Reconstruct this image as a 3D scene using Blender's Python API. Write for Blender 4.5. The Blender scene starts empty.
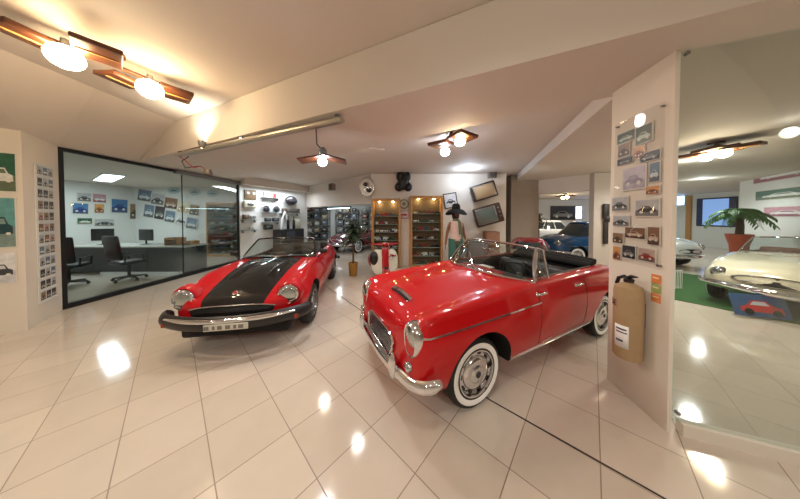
import bpy, bmesh, math, random
from mathutils import Vector, Matrix
from mathutils.bvhtree import BVHTree
random.seed(7)
C = bpy.context.scene.collection
bpy.context.scene.cycles.transparent_max_bounces = 32
PI = math.pi
V = Vector

# ------------------------------------------------------------------ helpers
def lin(c):
    f = lambda v: v/12.92 if v <= .04045 else ((v+.055)/1.055)**2.4
    return tuple(f(v/255.) for v in c) + (1,)

MATS = {}
def mat(name, rgb, rough=.5, metal=0, coat=0, emit=0, ecol=None, noise=0, nscale=6, spec=.5, bump=0):
    if name in MATS: return MATS[name]
    m = bpy.data.materials.new(name); m.use_nodes = True
    nt = m.node_tree; b = nt.nodes['Principled BSDF']
    b.inputs['Base Color'].default_value = lin(rgb)
    b.inputs['Roughness'].default_value = rough
    b.inputs['Metallic'].default_value = metal
    b.inputs['Specular IOR Level'].default_value = spec
    if coat:
        b.inputs['Coat Weight'].default_value = coat; b.inputs['Coat Roughness'].default_value = .04
    if emit:
        b.inputs['Emission Color'].default_value = lin(ecol or rgb); b.inputs['Emission Strength'].default_value = emit
    if noise or bump:
        tc = nt.nodes.new('ShaderNodeTexCoord'); n = nt.nodes.new('ShaderNodeTexNoise')
        n.inputs['Scale'].default_value = nscale; n.inputs['Detail'].default_value = 4
        nt.links.new(tc.outputs['Object'], n.inputs['Vector'])
        if noise:
            mx = nt.nodes.new('ShaderNodeMix'); mx.data_type = 'RGBA'
            mx.inputs['A'].default_value = lin([max(0, v*(1-noise)) for v in rgb])
            mx.inputs['B'].default_value = lin([min(255, v*(1+noise)) for v in rgb])
            nt.links.new(n.outputs['Fac'], mx.inputs['Factor']); nt.links.new(mx.outputs['Result'], b.inputs['Base Color'])
        if bump:
            bp = nt.nodes.new('ShaderNodeBump'); bp.inputs['Strength'].default_value = bump
            nt.links.new(n.outputs['Fac'], bp.inputs['Height']); nt.links.new(bp.outputs['Normal'], b.inputs['Normal'])
    MATS[name] = m
    return m

def glass_mat(name, tint=(235, 245, 240), refl=.9, ior=1.5):
    if name in MATS: return MATS[name]
    m = bpy.data.materials.new(name); m.use_nodes = True; nt = m.node_tree; nt.nodes.clear()
    o = nt.nodes.new('ShaderNodeOutputMaterial'); mx = nt.nodes.new('ShaderNodeMixShader')
    t = nt.nodes.new('ShaderNodeBsdfTransparent'); g = nt.nodes.new('ShaderNodeBsdfGlossy'); fr = nt.nodes.new('ShaderNodeFresnel')
    mu = nt.nodes.new('ShaderNodeMath'); mu.operation = 'MULTIPLY'; mu.inputs[1].default_value = refl
    fr.inputs['IOR'].default_value = ior
    t.inputs['Color'].default_value = lin(tint); g.inputs['Roughness'].default_value = .01
    nt.links.new(fr.outputs[0], mu.inputs[0]); nt.links.new(mu.outputs[0], mx.inputs[0])
    nt.links.new(t.outputs[0], mx.inputs[1]); nt.links.new(g.outputs[0], mx.inputs[2]); nt.links.new(mx.outputs[0], o.inputs[0])
    MATS[name] = m
    return m

class MB:
    """collects shapes into one mesh"""
    def __init__(s): s.v = []; s.f = []; s.m = []
    def add(s, vs, fs, mi=0, M=None):
        o = len(s.v)
        s.v += [tuple(M @ V(p)) if M else tuple(p) for p in vs]
        s.f += [tuple(i+o for i in f) for f in fs]; s.m += [mi]*len(fs); return s
    def box(s, c, d, mi=0, rz=0, M=None, rx=0, ry=0):
        x, y, z = (k/2 for k in d)
        vs = [(-x,-y,-z),(x,-y,-z),(x,y,-z),(-x,y,-z),(-x,-y,z),(x,-y,z),(x,y,z),(-x,y,z)]
        T = Matrix.Translation(c) @ Matrix.Rotation(rz,4,'Z') @ Matrix.Rotation(ry,4,'Y') @ Matrix.Rotation(rx,4,'X')
        return s.add(vs, [(3,2,1,0),(4,5,6,7),(0,1,5,4),(1,2,6,5),(2,3,7,6),(3,0,4,7)], mi, M @ T if M else T)
    def rbox(s, c, d, r=.02, mi=0, rz=0, M=None, rx=0, ry=0, seg=3):
        bm = bmesh.new(); bmesh.ops.create_cube(bm, size=1)
        for v in bm.verts: v.co = V((v.co.x*d[0], v.co.y*d[1], v.co.z*d[2]))
        bmesh.ops.bevel(bm, geom=list(bm.edges), offset=min(r, min(d)*.49), segments=seg, profile=.5, affect='EDGES')
        T = Matrix.Translation(c) @ Matrix.Rotation(rz,4,'Z') @ Matrix.Rotation(ry,4,'Y') @ Matrix.Rotation(rx,4,'X')
        bm.verts.index_update()
        vs = [v.co.copy() for v in bm.verts]; fs = [tuple(v.index for v in f.verts) for f in bm.faces]; bm.free()
        return s.add(vs, fs, mi, M @ T if M else T)
    def lathe(s, prof, n=24, mi=0, M=None, cap=True):
        vs = []; fs = []; k = len(prof)
        for i in range(n):
            a = 2*PI*i/n
            vs += [(r*math.cos(a), r*math.sin(a), z) for r, z in prof]
        for i in range(n):
            j = (i+1) % n
            for q in range(k-1): fs.append((i*k+q, j*k+q, j*k+q+1, i*k+q+1))
        if cap:
            if prof[0][0] > 1e-6: fs.append(tuple(i*k for i in range(n))[::-1])
            if prof[-1][0] > 1e-6: fs.append(tuple(i*k+k-1 for i in range(n)))
        return s.add(vs, fs, mi, M)
    def cyl(s, p0, p1, r0, r1=None, n=14, mi=0, M=None):
        p0, p1 = V(p0), V(p1); r1 = r0 if r1 is None else r1
        d = p1-p0; T = Matrix.Translation(p0) @ d.to_track_quat('Z','Y').to_matrix().to_4x4()
        return s.lathe([(r0,0),(r1,d.length)], n, mi, M @ T if M else T)
    def tube(s, pts, r, n=8, mi=0, closed=False, M=None):
        pts = [V(p) for p in pts]; N = len(pts); vs = []; fs = []
        rr = r if isinstance(r, (list, tuple)) else [r]*N
        up = None
        for i, p in enumerate(pts):
            a = pts[(i-1) % N] if closed or i > 0 else p; b = pts[(i+1) % N] if closed or i < N-1 else p
            t = (b-a).normalized()
            if up is None: up = t.orthogonal().normalized()
            up = (up - t*up.dot(t)).normalized(); w = t.cross(up)
            for k in range(n):
                an = 2*PI*k/n; vs.append(p + (up*math.cos(an) + w*math.sin(an))*rr[i])
        for i in range(N if closed else N-1):
            j = (i+1) % N
            for k in range(n):
                l = (k+1) % n; fs.append((i*n+k, i*n+l, j*n+l, j*n+k))
        if not closed:
            fs.append(tuple(range(n))[::-1]); fs.append(tuple((N-1)*n+k for k in range(n)))
        return s.add(vs, fs, mi, M)
    def ribbon(s, pts, nrm, w, t, mi=0, M=None):
        """flat bar along pts: width w along `nrm x tangent`, thickness t along nrm(i)"""
        vs = []; fs = []; N = len(pts); pts = [V(p) for p in pts]
        for i, p in enumerate(pts):
            tg = (pts[min(i+1,N-1)]-pts[max(i-1,0)]).normalized(); n = V(nrm[i] if isinstance(nrm, list) else nrm).normalized()
            sd = n.cross(tg).normalized()
            for a, b in ((-1,-.3),(-.6,1),(.6,1),(1,-.3)): vs.append(p + sd*a*w/2 + n*b*t)
        for i in range(N-1):
            for k in range(4): l = (k+1) % 4; fs.append((i*4+k, i*4+l, i*4+4+l, i*4+4+k))
        fs.append((3,2,1,0)); fs.append(tuple((N-1)*4+k for k in range(4)))
        return s.add(vs, fs, mi, M)
    def prism(s, poly, z0, z1, mi=0, M=None):
        n = len(poly); a = sum(poly[i][0]*poly[(i+1)%n][1]-poly[(i+1)%n][0]*poly[i][1] for i in range(n))
        if a < 0: poly = poly[::-1]
        vs = [(x,y,z0) for x,y in poly] + [(x,y,z1) for x,y in poly]
        fs = [tuple(range(n))[::-1], tuple(range(n,2*n))] + [(i,(i+1)%n,n+(i+1)%n,n+i) for i in range(n)]
        return s.add(vs, fs, mi, M)
    def ball(s, c, r, n=14, mi=0, sc=(1,1,1), M=None):
        k = n//2; prof = [(max(1e-7, math.sin(PI*i/k))*r, -math.cos(PI*i/k)*r) for i in range(k+1)]
        T = Matrix.Translation(c) @ Matrix.Diagonal((*sc,1))
        return s.lathe(prof, n, mi, M @ T if M else T, cap=False)
    def grid(s, fn, nu, nv, mi=0, M=None):
        vs = [fn(i/nu, j/nv) for i in range(nu+1) for j in range(nv+1)]
        fs = [(i*(nv+1)+j, (i+1)*(nv+1)+j, (i+1)*(nv+1)+j+1, i*(nv+1)+j+1) for i in range(nu) for j in range(nv)]
        return s.add(vs, fs, mi, M)
    def mesh(s, name, mats, angle=40):
        me = bpy.data.meshes.new(name); me.from_pydata(s.v, [], s.f)
        for m in (mats if isinstance(mats, (list, tuple)) else [mats]): me.materials.append(m)
        me.polygons.foreach_set('material_index', s.m); me.polygons.foreach_set('use_smooth', [True]*len(s.f))
        me.update(); me.set_sharp_from_angle(angle=math.radians(angle)); return me
    def build(s, name, mats, parent=None, angle=40, fix=False):
        me = s.mesh(name, mats, angle)
        if fix:
            bm = bmesh.new(); bm.from_mesh(me); bmesh.ops.recalc_face_normals(bm, faces=bm.faces); bm.to_mesh(me); bm.free()
        o = bpy.data.objects.new(name, me); C.objects.link(o)
        if parent: o.parent = parent
        return o

def tag(o, label, cat, group=None):
    o['label'] = label; o['category'] = cat
    if group: o['group'] = group
    return o
def thing(name, label, cat, loc=(0,0,0), rz=0, group=None, rot=None):
    o = bpy.data.objects.new(name, None); C.objects.link(o); o.empty_display_size = .1
    o.location = loc; o.rotation_euler = rot or (0,0,rz)
    return tag(o, label, cat, group)
def struct(name, mb, m, angle=40):
    o = mb.build(name, m, None, angle, fix=True); o['kind'] = 'structure'; return o
def dup(o, parent=None):
    c = o.copy(); C.objects.link(c)
    if parent: c.parent = parent
    for ch in list(o.children): dup(ch, c)
    return c
def solid(o, t=.005):
    md = o.modifiers.new('thickness', 'SOLIDIFY'); md.thickness = t; md.offset = 0; return o
ORD = ['first','second','third','fourth','fifth','sixth','seventh','eighth','ninth','tenth','eleventh','twelfth']

# ------------------------------------------------------------------ camera
H = 1.65; F = 210.; PITCH = math.radians(1.1); YH = 216.
cam = bpy.data.cameras.new('camera'); co = bpy.data.objects.new('camera', cam); C.objects.link(co)
co.location = (0,0,H); co.rotation_euler = (PI/2-PITCH, 0, 0)
cam.sensor_fit = 'HORIZONTAL'; cam.sensor_width = 36; cam.lens = 36*F/800; cam.clip_start = .05
V0 = YH + F*math.tan(PITCH); cam.shift_y = -(249.5-V0)/800
bpy.context.scene.camera = co
def ray(u, v):
    a = (u-400)/F; b = -(v-V0)/F; c, s = math.cos(PITCH), math.sin(PITCH)
    return V((a, c+s*b, -s+c*b))
def at(u, v, Y): d = ray(u, v); return V((0,0,H)) + d*(Y/d.y)
def on_line(u, v, p, q):
    """where the sight line meets the upright plane through ground points p, q"""
    d = ray(u, v); n = V((-(q[1]-p[1]), q[0]-p[0], 0)); t = (V((p[0],p[1],0))-V((0,0,H))).dot(n)/d.dot(n); return V((0,0,H)) + d*t

# ------------------------------------------------------------------ materials
WHITE = mat('white_plaster', (226,217,203), .6, noise=.02, nscale=2, bump=.02)
WHITE2 = mat('cool_white_plaster', (222,224,222), .6, noise=.02, nscale=2)
CEIL = mat('cream_ceiling_paint', (214,204,194), .75, noise=.02, nscale=1.5)
CHROME = mat('chrome', (225,226,230), .07, 1)
STEEL = mat('brushed_steel', (150,150,150), .32, 1)
RUBBER = mat('black_rubber', (18,18,18), .55)
BLACKP = mat('black_plastic', (22,22,23), .4)
DARK = mat('dark_underbody', (14,13,13), .8)
LEATHER = mat('black_leather', (24,23,23), .38, noise=.2, nscale=40)
RED = mat('red_car_paint', (186,5,14), .5, 0, .8, spec=.1)
RED2 = mat('red_roadster_paint', (180,8,22), .5, 0, .8, spec=.1)
BLACKHOOD = mat('black_hood_paint', (17,15,15), .5, 0, .8, spec=.1)
BLUE = mat('blue_car_paint', (22,74,118), .25, 0, .8)
CREAM = mat('ivory_car_paint', (226,220,196), .22, 0, 1)
WHITEP = mat('white_car_paint', (214,218,218), .25, 0, .8)
MAROON = mat('maroon_car_paint', (120,16,30), .28, 0, .8)
WW = mat('whitewall_rubber', (246,245,240), .5)
LENS = mat('headlamp_glass', (176,184,184), .12, .9, 1)
AMBER = mat('amber_lens', (150,52,30), .2, 0, .6)
WOOD = mat('oak_wood', (176,128,74), .45, noise=.15, nscale=9)
DWOOD = mat('dark_lamp_wood', (82,46,26), .4, noise=.25, nscale=12)
WGLASS = glass_mat('windscreen_glass', (238,244,243), .35)
PANE = glass_mat('clear_pane', (246,251,249), .35)
SHOW = glass_mat('showcase_glass', (248,250,249), .25)
BLKF = mat('black_metal_frame', (30,31,33), .4, .3)

# ------------------------------------------------------------------ setting
def floor_mat():
    m = bpy.data.materials.new('polished_floor_tiles'); m.use_nodes = True; nt = m.node_tree; b = nt.nodes['Principled BSDF']; L = nt.links
    def N(t, **k):
        n = nt.nodes.new(t)
        for a, v in k.items(): setattr(n, a, v)
        return n
    tc = N('ShaderNodeTexCoord'); T = .438; th = math.radians(137.4)
    ids = []; edges = []
    for nv, o in (((math.sin(th), -math.cos(th), 0), -.719), ((math.cos(th), math.sin(th), 0), 2.133)):
        d = N('ShaderNodeVectorMath', operation='DOT_PRODUCT'); d.inputs[1].default_value = nv; L.new(tc.outputs['Object'], d.inputs[0])
        a = N('ShaderNodeMath', operation='SUBTRACT'); a.inputs[1].default_value = o; L.new(d.outputs['Value'], a.inputs[0])
        q = N('ShaderNodeMath', operation='DIVIDE'); q.inputs[1].default_value = T; L.new(a.outputs[0], q.inputs[0])
        fl = N('ShaderNodeMath', operation='FLOOR'); L.new(q.outputs[0], fl.inputs[0]); ids.append(fl)
        pp = N('ShaderNodeMath', operation='PINGPONG'); pp.inputs[1].default_value = .5; L.new(q.outputs[0], pp.inputs[0]); edges.append(pp)
    mn = N('ShaderNodeMath', operation='MINIMUM'); L.new(edges[0].outputs[0], mn.inputs[0]); L.new(edges[1].outputs[0], mn.inputs[1])
    lt = N('ShaderNodeMath', operation='LESS_THAN'); lt.inputs[1].default_value = .0075; L.new(mn.outputs[0], lt.inputs[0])
    cb = N('ShaderNodeCombineXYZ'); L.new(ids[0].outputs[0], cb.inputs[0]); L.new(ids[1].outputs[0], cb.inputs[1])
    wn = N('ShaderNodeTexWhiteNoise'); L.new(cb.outputs[0], wn.inputs['Vector'])
    ns = N('ShaderNodeTexNoise'); ns.inputs['Scale'].default_value = 5; ns.inputs['Detail'].default_value = 6; L.new(tc.outputs['Object'], ns.inputs['Vector'])
    av = N('ShaderNodeMath', operation='ADD'); L.new(wn.outputs['Value'], av.inputs[0]); L.new(ns.outputs['Fac'], av.inputs[1])
    hv = N('ShaderNodeMath', operation='MULTIPLY'); hv.inputs[1].default_value = .5; L.new(av.outputs[0], hv.inputs[0])
    mx = N('ShaderNodeMix', data_type='RGBA'); mx.inputs['A'].default_value = lin((204,192,176)); mx.inputs['B'].default_value = lin((224,213,198)); L.new(hv.outputs[0], mx.inputs['Factor'])
    gx = N('ShaderNodeMix', data_type='RGBA'); gx.inputs['B'].default_value = lin((150,134,118)); L.new(mx.outputs['Result'], gx.inputs['A']); L.new(lt.outputs[0], gx.inputs['Factor'])
    L.new(gx.outputs['Result'], b.inputs['Base Color'])
    rm = N('ShaderNodeMath', operation='MULTIPLY_ADD'); rm.inputs[1].default_value = .4; rm.inputs[2].default_value = .09; L.new(lt.outputs[0], rm.inputs[0]); L.new(rm.outputs[0], b.inputs['Roughness'])
    b.inputs['Specular IOR Level'].default_value = .6
    return m
struct('floor', MB().box((2.5,4.5,-.1), (29,24,.2)), floor_mat())
# floor expansion strip
mb = MB()
bl = [(-2.6,5.95),(-1.6,4.74),(.81,1.85),(1.55,1.19),(2.3,.5)]
mb.ribbon([(x,y,.0012) for x,y in bl], (0,0,1), .016, .002)
struct('trim_1', mb, mat('dark_strip', (62,54,48), .5))

GB0, GB1 = V((-5.93,3.66,0)), V((-5.74,7.5,0))          # foot of the office glass
def lineB(x): return 2.13-.445*x
def lineC(x): return 3.46-.598*x
PE = (2.19,2.15); 
def lineE(y): return PE[0]+.357*(y-PE[1])               # edge of the coffer running back from the pillar
XL, XR, YN, YF = -11.3, 16.6, -7, 16
struct('ceiling', MB().prism([(XL,YN),(XR,YN),(XR,lineB(XR)+.2),(XL,lineB(XL)+.2)], 3.45, 3.6), CEIL)
struct('trim_2', MB().prism([(XL,lineB(XL)),(XR,lineB(XR)),(XR,lineB(XR)+1.1),(PE[0],lineC(PE[0])),(XL,lineC(XL))], 2.87, 3.445), CEIL)
struct('ceiling.001', MB().prism([(XL,lineC(XL)-.1),(PE[0],PE[1]-.1),(lineE(YF),YF),(XL,YF)], 3.06, 3.2), CEIL)
struct('trim_3', MB().prism([(PE[0],lineC(PE[0])+.003),(XR,lineB(XR)+1.103),(XR,YF),(lineE(YF),YF)], 2.871, 3.055), CEIL)
# walls
A0, A1 = V((-5.39,3.01)), V((-8.2,.72))
struct('wall_left', MB().prism([A0[:], (-5.93,3.66), (-6.3,3.70), (-8.6,1.2), A1[:]], 0, 3.45), WHITE)
struct('wall_left_rear', MB().box((-8.3,-3.2,1.72), (.2,8.2,3.44)), WHITE)
struct('wall_rear', MB().box((4,-6.9,1.72), (25,.2,3.44)), WHITE)
struct('wall_right', MB().box((16.5,4.5,1.5), (.2,22.8,3)), WHITE2)
struct('wall_far', MB().box((9.6,15.4,1.43), (13.6,.2,2.86)), WHITE2)
struct('wall_office_left', MB().box((-11.2,6.3,1.52), (.2,5.4,3.04)), WHITE2)
struct('wall_office_back', MB().box((-8.4,8.9,1.52), (5.6,.2,3.04)), WHITE2)
struct('wall_office_front', MB().box((-8.7,3.72,1.42), (4.8,.12,2.84)), WHITE2)
struct('ceiling.002', MB().prism([(-11.2,3.66),(-5.99,3.66),(-5.80,7.5),(-5.7,8.9),(-11.2,8.9)], 2.84, 2.866), CEIL)
S0, S1 = V((-5.72,7.5,0)), V((-4.5,10.2,0)); sd = (S1-S0).normalized(); sn = V((sd.y,-sd.x,0))   # shelf wall, sn faces the room
SM = Matrix(((sd.x,-sn.x,0,S0.x),(sd.y,-sn.y,0,S0.y),(0,0,1,0),(0,0,0,1)))                       # local: x along the wall, -y out into the room
struct('wall_shelves', MB().box((1.48,.08,1.52), (2.96,.16,3.04), M=SM), WHITE2)
struct('wall_back', MB().box((-4.05,14.6,1.52), (6.5,.2,3.04)), WHITE2)
struct('wall_back_left', MB().box((-7.4,11.9,1.52), (.2,5.6,3.04)), WHITE2)
struct('wall_back_right', MB().box((-.86,10.9,1.52), (.16,7.4,3.04)), WHITE2)
LA, LB = V((-.95,6.93,0)), V((-4.5,10.1,0)); ld = (LB-LA).normalized(); ln = V((ld.y,-ld.x,0)) * -1
struct('wall_lintel', MB().prism([LA[:2], LB[:2], (LB.x+.12,LB.y+.14), (LA.x+.1,LA.y+.15)], 2.06, 3.05), CEIL)
struct('trim_6', MB().box((1.48,-.16,2.91), (2.96,.3,.29), M=SM), CEIL)
struct('wall_cabinets', MB().box((1.27,7.0,1.52), (4.42,.2,3.04)), WHITE)
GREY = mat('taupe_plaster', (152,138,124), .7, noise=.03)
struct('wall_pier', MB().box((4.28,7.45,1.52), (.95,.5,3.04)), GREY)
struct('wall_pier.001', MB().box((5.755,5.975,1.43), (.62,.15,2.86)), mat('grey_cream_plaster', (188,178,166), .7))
struct('wall_lintel.001', MB().prism([(4.70,7.25),(5.46,6.05),(5.60,6.05),(4.82,7.35)], 2.40, 2.87), CEIL)
struct('wall_pillar', MB().prism([(2.11,2.11),(2.035,1.572),(2.055,1.563),(2.21,2.10)], 0, 2.875), WHITE)
# office glass and its bulkhead
gd = (GB1-GB0).normalized(); gn = V((-gd.y, gd.x, 0))
GM = Matrix(((gd.x,gn.x,0,GB0.x),(gd.y,gn.y,0,GB0.y),(0,0,1,0),(0,0,0,1))); GL = (GB1-GB0).length
cv = MB(); lo = [V((-8.2,.72,2.86)), V((-5.39,3.01,2.86)), V((-5.93,3.66,2.86)), V((-5.70,8.3,2.86))]; hi = [V((-7.2,-.5,3.452)), V((-4.3,1.9,3.452)), V((-4.3,3.0,3.452)), V((-4.2,8.3,3.452))]
bk = [p+V((-.35,.1,0)) for p in lo]; bt = [V((p.x,p.y,3.452)) for p in bk]
for i in range(3): cv.add([lo[i],lo[i+1],hi[i+1],hi[i],bk[i],bk[i+1],bt[i+1],bt[i]], [(0,1,2,3),(0,1,5,4),(3,2,6,7)])
struct('trim_4', cv, CEIL, 80)
w = struct('window_1', MB().box((GL/2,.03,1.45), (GL-.06,.012,2.74), M=GM), PANE)
fr = MB(); fr.box((.03,.03,1.42), (.06,.06,2.84), M=GM); fr.box((GL-.02,.03,1.42), (.04,.06,2.84), M=GM)
fr.box((GL/2,.03,2.82), (GL,.07,.06), M=GM); fr.box((GL/2,.03,.045), (GL,.09,.09), M=GM); fr.box((GL*.52,.03,1.42), (.012,.02,2.74), 0, M=GM)
fr.build('window_frame', BLKF, w)
struct('trim_5', MB().box((GL*.73,-.055,2.79), (GL*.54,.09,.09), M=GM), STEEL)
# right-hand glass sheet on its plinth
RD = V((.935,-.354,0)).normalized(); RN = V((RD.y,-RD.x,0)); P0 = V((2.05,1.562,0))   # RN faces the camera
RM = Matrix(((RD.x,-RN.x,0,P0.x),(RD.y,-RN.y,0,P0.y),(0,0,1,0),(0,0,0,1)))
struct('baseboard_right', MB().box((1.52,.035,.045), (2.9,.07,.09), M=RM), WHITE)
w = struct('window_2', MB().box((1.46,.03,1.49), (2.88,.012,2.8), M=RM), PANE)
MB().box((.012,.03,1.49), (.012,.022,2.8), M=RM).build('glass_edge', mat('pale_green_glass_edge', (214,232,222), .2), w)
sc = MB()
for z in (.16,2.84): sc.cyl(RM @ V((.05,.03,z)), RM @ V((.05,.01,z)), .014)
sc.build('screw', STEEL, w)

# ------------------------------------------------------------------ vehicles
def pchip(tab):
    xs = [p[0] for p in tab]; ys = [p[1] for p in tab]; n = len(xs)
    h = [xs[i+1]-xs[i] for i in range(n-1)]; d = [(ys[i+1]-ys[i])/h[i] for i in range(n-1)]; m = [0]*n
    if n == 2: m = [d[0]]*2
    else:
        m[0], m[-1] = d[0], d[-1]
        for i in range(1, n-1):
            if d[i-1]*d[i] > 0:
                w1, w2 = 2*h[i]+h[i-1], h[i]+2*h[i-1]; m[i] = (w1+w2)/(w1/d[i-1]+w2/d[i])
    def f(x):
        if x <= xs[0]: return ys[0]
        if x >= xs[-1]: return ys[-1]
        i = max(k for k in range(n-1) if xs[k] <= x); t = (x-xs[i])/h[i]
        return (2*t**3-3*t*t+1)*ys[i]+(t**3-2*t*t+t)*h[i]*m[i]+(-2*t**3+3*t*t)*ys[i+1]+(t**3-t*t)*h[i]*m[i+1]
    return f
def crom(pts, n):
    out = []; N = len(pts)
    for i in range(N-1):
        p0, p1, p2, p3 = pts[max(i-1,0)], pts[i], pts[i+1], pts[min(i+2,N-1)]
        for k in range(n):
            t = k/n
            out.append(tuple(.5*(2*b+(c-a)*t+(2*a-5*b+4*c-d)*t*t+(3*b-a-3*c+d)*t**3) for a,b,c,d in zip(p0,p1,p2,p3)))
    out.append(tuple(pts[-1])); return out
def sstep(t): t = max(0, min(1, t)); return t*t*(3-2*t)

class Car:
    def __init__(s, name, label, cat, loc, heading, T, group=None):
        """heading: unit direction of travel in the room; T: shape tables"""
        s.root = thing(name, label, cat, loc, math.atan2(heading[1], heading[0]), group); s.T = T
        s.fn = {k: pchip(v) for k, v in T.items() if isinstance(v, list) and k != 'seams'}
    def half(s, x):
        g = s.fn; zb, yb, ym, zm, ys, zs, yv, zv, zc = (g[k](x) for k in ('zb','yb','ym','zm','ys','zs','yv','zv','zc'))
        c = [(0,zb),(yb*.6,zb),(yb*.93,zb+.004),(yb,zb+.035),((yb+ym)/2+.012,(zb+zm)/2),(ym,zm),(ym*.45+ys*.55+.012,zm*.36+zs*.64),(ys,zs),(yv,zv),(yv*.5,zv*.35+zc*.65),(0,zc)]
        return crom(c, s.T.get('n',3))
    def warp(s, x, y, z):
        T = s.T; xf, xr = T['xf'], T['xr']
        w = sstep((x-(xf-.75))/.75); q = (abs(y)/.75)**2.2
        X = x - T.get('bendf',.14)*w*q + T.get('rakef',0)*w*(z-.55)
        w = sstep(((xr+.7)-x)/.7); X += T.get('bendr',.14)*w*q - T.get('raker',0)*w*(z-.55)
        return (X, y, z)
    def body(s, mats, cls=None, cuts=(), arch=None, name='body'):
        T = s.T; xf, xr, r = T['xf'], T['xr'], T.get('round',.1)
        st = [(x,0) for x in sorted(set([round(xr+r+(xf-xr-2*r)*i/44,4) for i in range(45)] + T.get('seams',[])))]
        front = [(xf-r*(1-math.sin(t*PI/2)), r*(1-math.cos(t*PI/2))) for t in (.25,.5,.75,.9,1)]
        rear = [(xr+r*(1-math.sin(t*PI/2)), r*(1-math.cos(t*PI/2))) for t in (1,.9,.75,.5,.25)]
        caps = [(1,.6),(1,.25)]
        rows = []; info = []
        def ring(x, ins, k=1):
            h = s.half(x); zc = (h[0][1]+h[-1][1])/2; ym = max(p[0] for p in h); hz = (h[-1][1]-h[0][1])/2
            a = [(y*(1-ins/ym)*k, zc+(z-zc)*(1-ins/hz)*k) for y,z in h]
            full = a + [(-y,z) for y,z in a[-2:0:-1]]
            return [s.warp(x,y,z) for y,z in full]
        for k in (.25,.6): rows.append(ring(xr, rear[0][1], k)); info.append(xr)
        for x, i in rear + st + front: rows.append(ring(x, i)); info.append(x)
        for k in (.6,.25): rows.append(ring(xf, front[-1][1], k)); info.append(xf)
        n = len(rows[0]); vs = [p for row in rows for p in row]; fs = []; mi = []
        for i in range(len(rows)-1):
            for j in range(n):
                l = (j+1) % n; fs.append((i*n+j, i*n+l, (i+1)*n+l, (i+1)*n+j))
                jj = j if j < n//2 else n-1-j
                mi.append(cls((info[i]+info[i+1])/2, jj/(n/2), j < n//2) if cls else 0)
        fs.append(tuple(range(n))[::-1]); fs.append(tuple((len(rows)-1)*n+j for j in range(n))); mi += [0,0]
        mb = MB(); mb.v = vs; mb.f = fs; mb.m = mi
        me = mb.mesh(name, mats, 50)
        bm = bmesh.new(); bm.from_mesh(me); bmesh.ops.recalc_face_normals(bm, faces=bm.faces); bm.to_mesh(me); bm.free()
        s.bvh = BVHTree.FromPolygons([V(p) for p in vs], fs)
        o = bpy.data.objects.new(name, me); C.objects.link(o)
        cm = MB()
        if arch:
            for wx, wr in arch:
                for sg in (1,-1):
                    cm.cyl((wx, sg*.42, T.get('wz',.31)), (wx, sg*1.2, T.get('wz',.31)), wr, n=40, mi=1)
        for f in cuts: f(cm)
        if cm.f:
            c = cm.build('cutter', [mats[0], DARK], fix=True); 
            md = o.modifiers.new('cut', 'BOOLEAN'); md.object = c; md.operation = 'DIFFERENCE'; md.solver = 'EXACT'
            dg = bpy.context.evaluated_depsgraph_get(); me2 = bpy.data.meshes.new_from_object(o.evaluated_get(dg))
            o.modifiers.clear(); o.data = me2; bpy.data.objects.remove(c)
            me2.set_sharp_from_angle(angle=math.radians(42))
        o.parent = s.root; s.bodyo = o; return o
    def split(s, o, names, mats):
        """take the faces of each material index out into parts of their own"""
        out = {}
        src = o.data
        for idx, nm in names.items():
            bm = bmesh.new(); bm.from_mesh(src)
            bmesh.ops.delete(bm, geom=[f for f in bm.faces if f.material_index != idx], context='FACES')
            me = bpy.data.meshes.new(nm); bm.to_mesh(me); bm.free()
            for m in mats: me.materials.append(m)
            q = bpy.data.objects.new(nm, me); C.objects.link(q); q.parent = s.root; out[idx] = q
        bm = bmesh.new(); bm.from_mesh(src); bmesh.ops.delete(bm, geom=[f for f in bm.faces if f.material_index in names], context='FACES'); bm.to_mesh(src); bm.free()
        return out
    def side(s, x, z, sg=1):
        h = s.bvh.ray_cast(V((x,2*sg,z)), V((0,-sg,0))); return (h[0], h[1]) if h[0] else (V((x,.7*sg,z)), V((0,sg,0)))
    def top(s, x, y):
        h = s.bvh.ray_cast(V((x,y,3)), V((0,0,-1))); return (h[0], h[1]) if h[0] else (V((x,y,.8)), V((0,0,1)))
    def nose(s, y, z, rear=False):
        d = -1 if rear else 1
        h = s.bvh.ray_cast(V((4*d,y,z)), V((-d,0,0))); return (h[0], h[1]) if h[0] else (V((s.T['xf'] if not rear else s.T['xr'],y,z)), V((d,0,0)))
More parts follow.
